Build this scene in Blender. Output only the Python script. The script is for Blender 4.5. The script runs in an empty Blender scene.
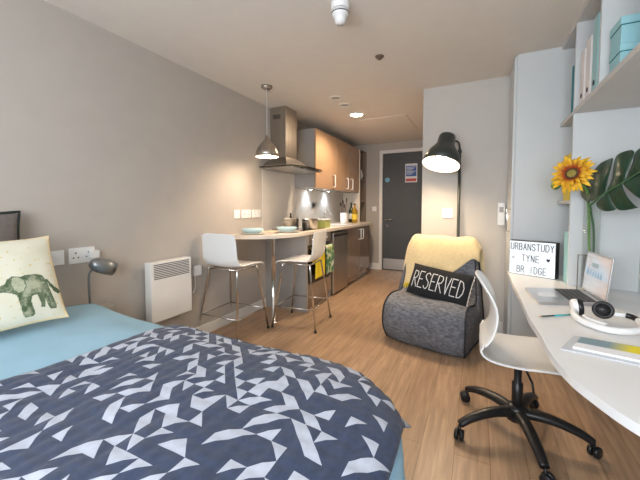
import bpy, math, random
from mathutils import Vector, Matrix, noise
random.seed(7)
PI = math.pi
COL = bpy.context.scene.collection
V = Vector

# ------------------------------------------------------------------ materials
def mat(name, col, rough=.5, metal=0., noise_amt=0., noise_scale=8., bump=0., bump_scale=200., trans=0., ior=1.45,
        coat=0., emit=None, estr=0., sheen=0., attr=False, alpha=1., stretch=None):
    m = bpy.data.materials.new(name); m.use_nodes = True
    nt = m.node_tree; b = nt.nodes['Principled BSDF']
    b.inputs['Base Color'].default_value = (*col, 1); b.inputs['Roughness'].default_value = rough
    b.inputs['Metallic'].default_value = metal; b.inputs['IOR'].default_value = ior
    b.inputs['Transmission Weight'].default_value = trans; b.inputs['Coat Weight'].default_value = coat
    b.inputs['Sheen Weight'].default_value = sheen
    b.inputs['Alpha'].default_value = alpha
    if emit: b.inputs['Emission Color'].default_value = (*emit, 1); b.inputs['Emission Strength'].default_value = estr
    tc = nt.nodes.new('ShaderNodeTexCoord'); src = tc.outputs['Object']
    if stretch:
        mp = nt.nodes.new('ShaderNodeMapping'); mp.inputs['Scale'].default_value = stretch
        nt.links.new(src, mp.inputs['Vector']); src = mp.outputs['Vector']
    if attr:
        a = nt.nodes.new('ShaderNodeAttribute'); a.attribute_name = 'Col'
        nt.links.new(a.outputs['Color'], b.inputs['Base Color'])
    elif noise_amt > 0:
        n = nt.nodes.new('ShaderNodeTexNoise'); n.inputs['Scale'].default_value = noise_scale; n.inputs['Detail'].default_value = 5
        nt.links.new(src, n.inputs['Vector'])
        r = nt.nodes.new('ShaderNodeValToRGB')
        r.color_ramp.elements[0].position = .3; r.color_ramp.elements[1].position = .7
        r.color_ramp.elements[0].color = (*[c*(1-noise_amt) for c in col], 1)
        r.color_ramp.elements[1].color = (*[min(1, c*(1+noise_amt)) for c in col], 1)
        nt.links.new(n.outputs['Fac'], r.inputs['Fac']); nt.links.new(r.outputs['Color'], b.inputs['Base Color'])
    if bump > 0:
        n2 = nt.nodes.new('ShaderNodeTexNoise'); n2.inputs['Scale'].default_value = bump_scale; n2.inputs['Detail'].default_value = 4
        nt.links.new(src, n2.inputs['Vector'])
        bp = nt.nodes.new('ShaderNodeBump'); bp.inputs['Strength'].default_value = bump; bp.inputs['Distance'].default_value = .003
        nt.links.new(n2.outputs['Fac'], bp.inputs['Height']); nt.links.new(bp.outputs['Normal'], b.inputs['Normal'])
    return m

def wood_floor():
    m = bpy.data.materials.new('oak_planks'); m.use_nodes = True; nt = m.node_tree; L = nt.links; N = nt.nodes
    b = N['Principled BSDF']; tc = N.new('ShaderNodeTexCoord'); mp = N.new('ShaderNodeMapping')
    mp.inputs['Rotation'].default_value = (0, 0, PI/2)
    L.new(tc.outputs['Object'], mp.inputs['Vector'])
    br = N.new('ShaderNodeTexBrick'); br.offset = .37; br.inputs['Scale'].default_value = 1
    br.inputs['Brick Width'].default_value = 1.25; br.inputs['Row Height'].default_value = .155
    br.inputs['Mortar Size'].default_value = .0016; br.inputs['Mortar Smooth'].default_value = .3
    br.inputs['Color1'].default_value = (.47, .325, .215, 1); br.inputs['Color2'].default_value = (.41, .275, .175, 1)
    br.inputs['Mortar'].default_value = (.22, .12, .06, 1)
    L.new(mp.outputs['Vector'], br.inputs['Vector'])
    mp2 = N.new('ShaderNodeMapping'); mp2.inputs['Scale'].default_value = (14, 1.1, 1); L.new(tc.outputs['Object'], mp2.inputs['Vector'])
    n = N.new('ShaderNodeTexNoise'); n.inputs['Scale'].default_value = 3; n.inputs['Detail'].default_value = 8; n.inputs['Distortion'].default_value = .6
    L.new(mp2.outputs['Vector'], n.inputs['Vector'])
    r = N.new('ShaderNodeValToRGB'); r.color_ramp.elements[0].position = .35; r.color_ramp.elements[1].position = .7
    r.color_ramp.elements[0].color = (.72, .70, .68, 1); r.color_ramp.elements[1].color = (1.1, 1.08, 1.05, 1)
    L.new(n.outputs['Fac'], r.inputs['Fac'])
    mx = N.new('ShaderNodeMix'); mx.data_type = 'RGBA'; mx.blend_type = 'MULTIPLY'; mx.inputs['Factor'].default_value = 1
    L.new(br.outputs['Color'], mx.inputs['A']); L.new(r.outputs['Color'], mx.inputs['B']); L.new(mx.outputs['Result'], b.inputs['Base Color'])
    b.inputs['Roughness'].default_value = .36
    bp = N.new('ShaderNodeBump'); bp.inputs['Strength'].default_value = .15; bp.inputs['Distance'].default_value = .002
    L.new(br.outputs['Fac'], bp.inputs['Height']); bp.invert = True; L.new(bp.outputs['Normal'], b.inputs['Normal'])
    return m

def glossy_front(name, col, rough=.12):
    return mat(name, col, rough, noise_amt=.03, noise_scale=3, coat=.3)

def thin_glass(name, col, refl=.08, rough=.02):
    m = bpy.data.materials.new(name); m.use_nodes = True; nt = m.node_tree; N = nt.nodes; L = nt.links
    N.remove(N['Principled BSDF']); out = N['Material Output']
    tr = N.new('ShaderNodeBsdfTransparent'); tr.inputs['Color'].default_value = (*col, 1)
    gl = N.new('ShaderNodeBsdfGlossy'); gl.inputs['Roughness'].default_value = rough
    lw = N.new('ShaderNodeLayerWeight'); pw = N.new('ShaderNodeMath'); pw.operation = 'POWER'; pw.inputs[1].default_value = 4
    L.new(lw.outputs['Facing'], pw.inputs[0]); fr = N.new('ShaderNodeMath'); fr.operation = 'MULTIPLY_ADD'; fr.inputs[1].default_value = .45; fr.inputs[2].default_value = .04
    L.new(pw.outputs[0], fr.inputs[0])
    mx = N.new('ShaderNodeMixShader'); L.new(fr.outputs[0], mx.inputs[0]); L.new(tr.outputs[0], mx.inputs[1]); L.new(gl.outputs[0], mx.inputs[2]); L.new(mx.outputs[0], out.inputs['Surface'])
    return m

M = dict(
    wall=mat('taupe_wall_paint', (.46, .42, .375), .85, noise_amt=.02, bump=.06, bump_scale=300),
    pod=mat('pale_grey_wall_paint', (.57, .54, .50), .85, noise_amt=.02, bump=.05, bump_scale=300),
    ceil=mat('ceiling_paint', (.74, .69, .63), .9, noise_amt=.015, bump=.04, bump_scale=300),
    skirt=mat('white_gloss_paint', (.78, .76, .73), .35, noise_amt=.02),
    floor=wood_floor(),
    white=mat('white_laminate', (.80, .80, .80), .35, noise_amt=.01),
    wardrobe=mat('pale_grey_white_laminate', (.62, .64, .64), .4, noise_amt=.015),
    shelf=mat('shelf_laminate', (.60, .58, .55), .45, noise_amt=.02),
    plastic=mat('white_plastic', (.82, .82, .81), .3, noise_amt=.01),
    shell=mat('white_chair_plastic', (.80, .80, .79), .28, noise_amt=.01),
    black=mat('black_plastic', (.012, .012, .013), .35, noise_amt=.1),
    dark=mat('dark_rubber', (.02, .02, .02), .7, noise_amt=.1),
    chrome=mat('chrome', (.75, .74, .72), .12, 1., noise_amt=.03),
    steel=mat('brushed_steel', (.50, .46, .41), .3, 1., noise_amt=.12, noise_scale=40, stretch=(1, 1, .04)),
    steel_h=mat('fine_brushed_steel', (.56, .54, .51), .34, 1., noise_amt=.10, noise_scale=60, stretch=(.05, .05, 1)),
    taupe=glossy_front('taupe_gloss_laminate', (.26, .20, .155)),
    orange=glossy_front('warm_oak_gloss_laminate', (.42, .27, .165), .16),
    carcass=mat('grey_carcass_laminate', (.34, .32, .30), .4, noise_amt=.03),
    worktop=mat('cream_worktop', (.78, .70, .60), .3, noise_amt=.03, noise_scale=60),
    doorgrey=mat('charcoal_door', (.075, .08, .085), .5, noise_amt=.05),
    glass=thin_glass('clear_glass', (.985, .995, .99)),
    hoodglass=thin_glass('smoked_glass', (.55, .55, .52)),
    ovenglass=mat('black_oven_glass', (.01, .01, .01), .05, coat=.5),
    navy=mat('navy_cotton', (.026, .041, .088), .9, noise_amt=.2, noise_scale=60, bump=.3, bump_scale=500, sheen=.15),
    lilac=mat('pale_grey_cotton', (.47, .51, .60), .9, noise_amt=.06, noise_scale=60, bump=.3, bump_scale=500),
    duvet=mat('pale_blue_cotton', (.30, .49, .62), .9, noise_amt=.04, noise_scale=5, bump=.2, bump_scale=300),
    mattress=mat('mattress_ticking', (.5, .62, .7), .9, noise_amt=.04),
    greyfab=mat('grey_brown_pillow_fabric', (.16, .14, .13), .95, noise_amt=.12, noise_scale=50, bump=.3),
    darkpipe=mat('dark_piping', (.02, .025, .022), .9, noise_amt=.1),
    bean=mat('grey_woven_fabric', (.16, .165, .185), .95, noise_amt=.45, noise_scale=70, bump=.8, bump_scale=160, stretch=(.4, 1, 1)),
    beanseam=mat('dark_seam_tape', (.035, .037, .042), .95, noise_amt=.2, noise_scale=90),
    cream=mat('pale_yellow_wool', (.80, .63, .35), .95, noise_amt=.06, noise_scale=40, bump=.5, bump_scale=250, sheen=.3),
    printed=mat('printed_cotton', (.8, .8, .8), .9, attr=True, bump=.2, bump_scale=300),
    screen=None, shade=mat('dark_grey_green_enamel', (.045, .05, .045), .35, noise_amt=.06),
    inner=mat('white_enamel_inside', (.9, .88, .84), .5),
    bulb=mat('warm_bulb', (1, .9, .75), .5, emit=(1, .80, .55), estr=40),
    downlight=mat('downlight_lens', (1, .95, .85), .5, emit=(1, .82, .58), estr=14),
    led=mat('cool_led_lens', (1, 1, 1), .5, emit=(.85, .92, 1), estr=25),
    heater=mat('heater_white_enamel', (.80, .78, .74), .4, noise_amt=.01),
    silver=mat('silver_lacquer', (.30, .32, .33), .3, .8, noise_amt=.05),
    alu=mat('aluminium', (.55, .55, .57), .32, .9, noise_amt=.03),
    keys=mat('dark_keys', (.05, .05, .055), .5, noise_amt=.1),
    teal=mat('turquoise_card', (.33, .60, .65), .6, noise_amt=.03),
    teal2=mat('pale_teal_card', (.36, .60, .62), .6, noise_amt=.03),
    tealdark=mat('deep_teal_card', (.02, .20, .23), .6, noise_amt=.05),
    pinkwhite=mat('blush_white_card', (.80, .76, .76), .6, noise_amt=.02),
    leafm=mat('deep_green_leaf', (.007, .045, .024), .32, noise_amt=.35, noise_scale=14, coat=.2),
    rib=mat('leaf_rib_green', (.055, .14, .06), .45, noise_amt=.1),
    stem=mat('stem_green', (.13, .27, .06), .5, noise_amt=.2, noise_scale=30),
    petal=mat('golden_petal', (.85, .42, .015), .6, attr=True),
    seed=mat('brown_seed_disc', (.10, .045, .02), .9, noise_amt=.5, noise_scale=120, bump=1, bump_scale=150),
    seedc=mat('olive_seed_centre', (.30, .24, .05), .9, noise_amt=.3, noise_scale=120, bump=1, bump_scale=150),
    yellow=mat('yellow_card', (.80, .58, .05), .6, noise_amt=.04),
    yellowcloth=mat('yellow_cotton', (.85, .66, .03), .9, noise_amt=.08, bump=.3),
    lightface=mat('lightbox_face', (.80, .85, .88), .4, emit=(.85, .93, 1), estr=.18),
    cyan=mat('cyan_lacquer', (.02, .45, .50), .35), woodtip=mat('pale_pencil_wood', (.6, .38, .2), .7, noise_amt=.1),
    navyp=mat('pencil_dark_lacquer', (.02, .05, .06), .4),
    paper=mat('white_paper', (.82, .84, .86), .7, noise_amt=.01),
    sleeve=mat('grey_plastic_sleeve', (.60, .62, .66), .2, noise_amt=.02),
    bluebowl=mat('pale_blue_glaze', (.42, .58, .62), .25, noise_amt=.04),
    plate=mat('cream_plate', (.72, .70, .64), .25, noise_amt=.02),
    limeg=mat('pale_lime_enamel', (.42, .46, .14), .35, noise_amt=.05),
    oil=mat('amber_oil', (.55, .33, .03), .1, trans=.4), bottlegreen=mat('dark_green_glass', (.03, .05, .012), .08, trans=.3),
    woodspoon=mat('brown_utensil_wood', (.10, .05, .03), .6, noise_amt=.2),
    blue=mat('sign_blue', (.05, .13, .42), .5), red=mat('sign_red', (.60, .08, .07), .5),
    stickerblue=mat('sticker_light_blue', (.18, .45, .62), .5),
    brownpl=mat('brown_plastic', (.14, .10, .07), .5),
    vent=mat('dark_vent', (.04, .04, .04), .6),
    tassel=mat('cream_trim', (.75, .70, .62), .9, noise_amt=.05),
    orangepk=mat('apricot_napkin', (.78, .50, .33), .9, noise_amt=.04),
)

# ------------------------------------------------------------------ mesh builder
class MB:
    def __init__(s): s.v = []; s.f = []; s.sm = []; s.mi = []; s.col = None
    def add(s, vs, fs, smooth=False, mi=0):
        n = len(s.v); s.v += [V(p) for p in vs]
        for f in fs: s.f.append([i+n for i in f]); s.sm.append(smooth); s.mi.append(mi)
        return s
    def box(s, a, b, mi=0, rot=None, piv=None):
        x0, y0, z0 = a; x1, y1, z1 = b
        vs = [V(p) for p in [(x0,y0,z0),(x1,y0,z0),(x1,y1,z0),(x0,y1,z0),(x0,y0,z1),(x1,y0,z1),(x1,y1,z1),(x0,y1,z1)]]
        if rot: vs = [rot @ (p-V(piv)) + V(piv) for p in vs]
        return s.add(vs, [(0,3,2,1),(4,5,6,7),(0,1,5,4),(1,2,6,5),(2,3,7,6),(3,0,4,7)], False, mi)
    def loft(s, rings, closed=True, cap0=True, cap1=True, smooth=True, mi=0):
        n = len(rings[0]); vs = [p for r in rings for p in r]; fs = []
        for i in range(len(rings)-1):
            for j in range(n if closed else n-1):
                k = (j+1) % n; fs.append((i*n+j, i*n+k, (i+1)*n+k, (i+1)*n+j))
        s.add(vs, fs, smooth, mi)
        b = len(s.v)-len(vs)
        if cap0: s.f.append([b+i for i in range(n)][::-1]); s.sm.append(False); s.mi.append(mi)
        if cap1: s.f.append([b+(len(rings)-1)*n+i for i in range(n)]); s.sm.append(False); s.mi.append(mi)
        return s
    def tube(s, pts, r, n=10, mi=0, radii=None, flat=None):
        pts = [V(p) for p in pts]; rings = []; up = None
        for i, p in enumerate(pts):
            t = (pts[min(i+1, len(pts)-1)]-pts[max(i-1, 0)]).normalized()
            if up is None:
                a = V((0,0,1)) if abs(t.z) < .9 else V((1,0,0)); up = (a-t*a.dot(t)).normalized()
            else:
                up = (up-t*up.dot(t)).normalized()
            w = t.cross(up); rr = radii[i] if radii else r; fl = flat or 1
            rings.append([p+(up*math.cos(2*PI*k/n)*fl+w*math.sin(2*PI*k/n))*rr for k in range(n)])
        return s.loft(rings, mi=mi)
    def lathe(s, prof, c=(0,0,0), axis=(0,0,1), n=28, mi=0, cap0=False, cap1=False):
        c = V(c); ax = V(axis).normalized(); q = V((0,0,1)).rotation_difference(ax)
        rings = [[c+q @ V((r*math.cos(2*PI*k/n), r*math.sin(2*PI*k/n), z)) for k in range(n)] for r, z in prof]
        return s.loft(rings, mi=mi, cap0=cap0, cap1=cap1)
    def prism(s, poly, z0, z1, axis='z', mi=0, smooth=False):
        def P(a, b, z): return {'z': (a,b,z), 'y': (a,z,b), 'x': (z,a,b)}[axis]
        n = len(poly)
        vs = [P(a,b,z0) for a,b in poly]+[P(a,b,z1) for a,b in poly]
        s.add(vs, [(i,(i+1)%n,n+(i+1)%n,n+i) for i in range(n)], smooth, mi)
        s.add(vs, [list(range(n))[::-1], list(range(n,2*n))], False, mi); return s
    def sphere(s, c, r, n=16, mi=0, sc=(1,1,1)):
        m = n//2; rings = []
        for i in range(1, m):
            a = PI*i/m; rings.append([V(c)+V((r*math.sin(a)*math.cos(2*PI*k/n)*sc[0], r*math.sin(a)*math.sin(2*PI*k/n)*sc[1], -r*math.cos(a)*sc[2])) for k in range(n)])
        b = len(s.v); s.loft(rings, cap0=False, cap1=False, mi=mi)
        e = len(s.v); s.v += [V(c)-V((0,0,r*sc[2])), V(c)+V((0,0,r*sc[2]))]
        for k in range(n):
            s.f.append([b+(k+1)%n, b+k, e]); s.sm.append(True); s.mi.append(mi)
            q = b+(m-2)*n; s.f.append([q+k, q+(k+1)%n, e+1]); s.sm.append(True); s.mi.append(mi)
        return s
    def xf(s, mt): s.v = [mt @ p for p in s.v]; return s
    def build(s, name, mt, parent=None, bevel=0, subsurf=0, solid=0, origin=None):
        if origin is None:
            xs = [p.x for p in s.v]; ys = [p.y for p in s.v]; zs = [p.z for p in s.v]
            origin = V(((min(xs)+max(xs))/2, (min(ys)+max(ys))/2, min(zs)))
        origin = V(origin)
        me = bpy.data.meshes.new(name); me.from_pydata([p-origin for p in s.v], [], s.f); 
        for m_ in (mt if isinstance(mt, (list, tuple)) else [mt]): me.materials.append(M[m_])
        me.polygons.foreach_set('use_smooth', s.sm); me.polygons.foreach_set('material_index', s.mi)
        if s.col:
            ca = me.color_attributes.new('Col', 'FLOAT_COLOR', 'POINT')
            ca.data.foreach_set('color', [c for q in s.col for c in (*q, 1)])
        me.validate(); me.update()
        import bmesh
        bm = bmesh.new(); bm.from_mesh(me); bmesh.ops.recalc_face_normals(bm, faces=bm.faces); bm.to_mesh(me); bm.free()
        o = bpy.data.objects.new(name, me); COL.objects.link(o)
        po = V(parent['_w']) if parent else V((0,0,0))
        o.location = origin-po; o.parent = parent; o['_w'] = list(origin)
        if bevel:
            b = o.modifiers.new('bevel', 'BEVEL'); b.width = bevel; b.segments = 2; b.limit_method = 'ANGLE'
        if solid:
            b = o.modifiers.new('solid', 'SOLIDIFY'); b.thickness = solid; b.offset = 0
        if subsurf:
            b = o.modifiers.new('sub', 'SUBSURF'); b.levels = subsurf; b.render_levels = subsurf
        return o

def thing(name, label, cat, loc=(0,0,0), group=None, kind=None):
    o = bpy.data.objects.new(name, None); COL.objects.link(o); o.location = loc; o['_w'] = list(loc); o.empty_display_size = .05
    if kind: o['kind'] = kind
    if label: o['label'] = label; o['category'] = cat
    if group: o['group'] = group
    return o
def tag(o, label, cat, group=None):
    o['label'] = label; o['category'] = cat
    if group: o['group'] = group
    return o
def struct(o): o['kind'] = 'structure'; return o
def kids(o): return [c for c in bpy.data.objects if c.parent == o]
def dup(o, parent=None):
    c = o.copy(); COL.objects.link(c)
    if parent: c.parent = parent
    for ch in kids(o): dup(ch, c)
    return c
def box(name, m, a, b, parent=None, bevel=0): return MB().box(a, b).build(name, m, parent, bevel)
def spline(pts, n=8):
    pts = [V(p) for p in pts]; out = []
    for i in range(len(pts)-1):
        p0 = pts[max(i-1,0)]; p1 = pts[i]; p2 = pts[i+1]; p3 = pts[min(i+2, len(pts)-1)]
        for k in range(n):
            t = k/n; out.append(.5*((2*p1)+(p2-p0)*t+(2*p0-5*p1+4*p2-p3)*t*t+(3*p1-p0-3*p2+p3)*t**3))
    out.append(pts[-1]); return out
def look_rot(normal, up=(0,0,1)):
    z = V(normal).normalized(); x = V(up).cross(z).normalized(); y = z.cross(x)
    return Matrix((x, y, z)).transposed()
# ------------------------------------------------------------------ room shell
XL, XR, YB, YP, YR, H = -2.29, .89, 5.98, 3.45, -1.15, 2.4
PX = -.525
struct(box('floor', 'floor', (XL-.1, YR-.1, -.08), (XR+.1, YB+.12, 0)))
struct(box('ceiling', 'ceil', (XL-.1, YR-.1, H), (XR+.1, YB+.1, H+.08)))
struct(box('wall_left', 'wall', (XL-.1, YR-.1, 0), (XL, YB+.1, H)))
struct(box('wall_right', 'wardrobe', (XR, YR-.1, 0), (XR+.1, YP+.1, H)))
struct(box('wall_bathroom', 'pod', (PX, YP, 0), (XR, YB+.1, H)))
DX0, DX1, DZ = -1.63, -.78, 2.20
mb = MB().box((XL, YB, 0), (DX0, YB+.1, H)).box((DX1, YB, 0), (PX, YB+.1, H)).box((DX0, YB, DZ), (DX1, YB+.1, H)); struct(mb.build('wall_back', 'wall'))
WX0, WX1, WZ0, WZ1 = -1.6, .6, .85, 2.05
mb = MB().box((XL, YR-.1, 0), (WX0, YR, H)).box((WX1, YR-.1, 0), (XR, YR, H)).box((WX0, YR-.1, 0), (WX1, YR, WZ0)).box((WX0, YR-.1, WZ1), (WX1, YR, H))
struct(mb.build('wall_front', 'wall'))
w = thing('window_1', None, None, ((WX0+WX1)/2, YR-.05, WZ0), kind='structure')
mb = MB().box((WX0, YR-.08, WZ0), (WX1, YR-.02, WZ0+.05)).box((WX0, YR-.08, WZ1-.05), (WX1, YR-.02, WZ1))
for x in (WX0, (WX0+WX1)/2-.03, WX1-.05): mb.box((x, YR-.08, WZ0), (x+.05, YR-.02, WZ1))
mb.build('window_frame', 'plastic', w)
# door with frame
d = thing('door_1', None, None, ((DX0+DX1)/2, YB, 0), kind='structure')
FW = .06
MB().box((DX0-FW, YB-.02, 0), (DX0, YB, DZ+FW)).box((DX1, YB-.02, 0), (DX1+FW, YB, DZ+FW)).box((DX0, YB-.02, DZ), (DX1, YB, DZ+FW)).build('door_frame', 'skirt', d, .004)
leaf = box('door_leaf', 'doorgrey', (DX0+.001, YB+.02, .001), (DX1-.001, YB+.10, DZ-.001), d)
box('kick_plate', 'steel_h', (DX0+.02, YB+.016, .02), (DX1-.02, YB+.019, .22), d)
mb = MB().lathe([(.028,0),(.028,-.008),(.012,-.01),(.012,-.05)], (DX0+.08, YB+.02, .97), (0,1,0), cap0=True, cap1=True)
mb.tube([(DX0+.08, YB-.03, .97), (DX0+.12, YB-.035, .97), (DX0+.21, YB-.03, .97)], .010); mb.build('door_handle', 'chrome', d)
MB().lathe([(.026,0),(.026,-.01),(.02,-.012)], (DX0+.08, YB+.02, .84), (0,1,0), cap0=True, cap1=True).build('door_lock', 'chrome', d)
sg = thing('sign', 'white, blue and red fire action notice on the charcoal door', 'sign', (-1.11, YB+.017, 1.82))
box('notice_sheet', 'paper', (-1.215, YB+.013, 1.65), (-1.0, YB+.0195, 1.99), sg)
box('blue_panel', 'blue', (-1.20, YB+.011, 1.76), (-1.015, YB+.013, 1.95), sg)
box('red_panel', 'red', (-1.20, YB+.011, 1.67), (-1.015, YB+.013, 1.72), sg)
mb = MB()
for k in range(6): mb.box((-1.19, YB+.0095, 1.92-k*.025), (-1.03-(k%3)*.03, YB+.0108, 1.93-k*.025))
mb.build('printed_lines', 'paper', sg)
mb = MB().lathe([(.045,0),(.045,-.004)], (-1.545, YB+.019, 1.71), (0,1,0), cap0=True, cap1=True)
tag(mb.build('sticker', 'stickerblue'), 'round light blue sticker on the left edge of the charcoal door', 'sticker')
# skirting
def skirting(name, a, b): struct(box(name, 'skirt', a, b, bevel=.003))
skirting('baseboard_left', (XL, YR, 0), (XL+.015, 3.14, .10))
skirting('baseboard_back', (-1.98, YB-.015, 0), (DX0-FW, YB, .12))
skirting('baseboard_bathroom', (PX, YP-.015, 0), (.232, YP, .11))
skirting('baseboard_bathroom_side', (PX-.015, YP-.015, 0), (PX, YB, .11))
# ceiling fittings
def annulus_light(x, y):
    t = thing('downlight', 'glowing round recessed downlight in the ceiling over the kitchen aisle', 'light', (x, y, H-.012))
    MB().lathe([(.075,.012),(.085,0),(.1,0),(.105,.012)], (x,y,H-.012)).build('rim', 'skirt', t)
    MB().lathe([(.0005,.004),(.076,.004),(.076,.011)], (x,y,H-.012), cap0=True).build('lens', 'downlight', t)
annulus_light(-1.44, 3.99)
hx = box('access_hatch', 'ceil', (-1.52, 4.25, H-.010), (-.86, 5.15, H), bevel=.003); tag(hx, 'flat square access hatch in the ceiling before the door', 'hatch')
t = thing('smoke_detector', 'white domed smoke detector on the ceiling at the top edge', 'smoke detector', (-.755, 1.80, H-.12))
MB().lathe([(.055,.12),(.055,.085),(.050,.08)], (-.755,1.80,H-.12), cap1=True).build('mounting_base', 'plastic', t)
MB().lathe([(.048,.078),(.05,.055),(.044,.045),(.036,.042),(.034,.02),(.028,.004),(.001,0)], (-.755,1.80,H-.12), cap0=True).build('sensor_head', 'plastic', t)
MB().lathe([(.0485,.066),(.0515,.064),(.0515,.060),(.0485,.058)], (-.755,1.80,H-.12)).build('sensor_slot', 'vent', t)
mb = MB().lathe([(.035,.008),(.032,0),(.018,-.002),(.016,-.016),(.001,-.018)], (-.73,2.55,H-.008), cap0=True)
tag(mb.build('sprinkler', 'brownpl'), 'small brown sprinkler button alone in the middle of the ceiling', 'sprinkler')
for (x, y, lb) in ((-1.43, 3.29, 'unlit ring spotlight in the ceiling, farther of two from the glowing downlight'), (-1.43, 3.56, 'unlit ring spotlight in the ceiling, right beside the glowing downlight')):
    t = thing('ceiling_spotlight', lb, 'spotlight', (x,y,H-.008))
    MB().lathe([(.045,.008),(.048,0),(.072,0),(.078,.008)], (x,y,H-.008)).build('rim', 'skirt', t)
    MB().lathe([(.0005,.006),(.046,.006)], (x,y,H-.008), cap0=True).build('lens', 'carcass', t)
# wall plates on the left wall / bathroom wall
def plate_x(y0, y1, z0, z1, label, kind='socket', grp=None):
    t = thing('wall_'+kind, label, kind, (XL, (y0+y1)/2, z0), grp)
    MB().box((XL, y0, z0), (XL+.010, y1, z1)).build('face_plate', 'plastic', t, .003)
    if kind == 'socket':
        n = 2 if (y1-y0) > .14 else 1
        for k in range(n):
            c = y0+(y1-y0)*(k+.5)/n
            for (ya, za, yb, zb) in ((-.004,.062,.004,.072), (-.018,.035,-.009,.042), (.009,.035,.018,.042)):
                MB().box((XL+.0101, c+ya, z0+za), (XL+.0112, c+yb, z0+zb)).build('pin_hole', 'vent', t)
    else:
        c = (y0+y1)/2; MB().box((XL+.0095, c-.012, z0+.03), (XL+.015, c+.012, z0+.065)).build('rocker', 'plastic', t, .002)
    return t
plate_x(.985, 1.06, .845, .935, 'white single wall plate right beside the elephant cushion', 'switch')
plate_x(1.085, 1.235, .84, .94, 'white double socket above the bedside reading lamp')
ad = MB().box((XL+.0115, 1.195, .865), (XL+.05, 1.245, .915)).build('plug_adaptor', 'plastic', None, .006)
tag(ad, 'small white plug pushed into the double bedside socket', 'plug')
plate_x(2.60, 2.685, 1.08, 1.17, 'white wall plate over the bar, leftmost of three', 'switch')
plate_x(2.72, 2.875, 1.08, 1.17, 'white double socket over the bar, middle of three plates')
plate_x(2.90, 3.05, 1.08, 1.17, 'white double socket over the bar, nearest the splashback')
def plate_y(x0, x1, z0, z1, y, label, dep=.01):
    t = thing('wall_switch', label, 'switch', ((x0+x1)/2, y-dep, z0))
    MB().box((x0, y-dep, z0), (x1, y, z1)).build('face_plate', 'plastic', t, .003)
    c = (x0+x1)/2; z = (z0+z1)/2; MB().box((c-.014, y-dep-.005, z-.022), (c+.014, y-dep+.001, z+.022)).build('rocker', 'plastic', t, .002)
plate_y(-.325, -.225, 1.09, 1.19, YP, 'white switch on the pale wall beside the floor lamp pole')
plate_y(-1.83, -1.745, 1.12, 1.21, YB, 'white switch on the wall between kitchen shelf and door frame')
t = thing('thermostat', 'slim white thermostat on the pale wall beside the wardrobe', 'thermostat', (.2, YP-.03, 1.03))
box('casing', 'plastic', (.165, YP-.03, 1.03), (.225, YP, 1.24), t, .004)
box('display', 'carcass', (.178, YP-.0315, 1.15), (.212, YP-.0301, 1.20), t)
# ------------------------------------------------------------------ wall heater
t = thing('panel_heater', 'white wall-mounted panel heater with a slotted top grille', 'heater', (XL+.02, 1.8, .30))
hb = MB().box((XL+.02, 1.575, .31), (XL+.095, 1.955, .775)).build('heater_body', 'heater', t, .006)
mb = MB()
for k in range(9):
    z = .755-k*.0135; mb.box((XL+.0951, 1.60, z-.003), (XL+.0966, 1.93, z+.003))
mb.build('grille', 'vent', hb)
for y in (1.63, 1.85): MB().box((XL, y, .38), (XL+.02, y+.03, .70)).build('wall_bracket', 'heater', t)
t = thing('fused_spur', 'white fused outlet box on the wall behind the heater', 'outlet', (XL, 2.09, .58))
box('face_plate', 'plastic', (XL, 2.04, .58), (XL+.03, 2.13, .67), t, .004)
MB().tube(spline([(XL+.02, 2.06, .58), (XL+.02, 2.06, .48), (XL+.03, 2.03, .44), (XL+.05, 2.005, .45)]), .004).build('cable', 'plastic', t)
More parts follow.
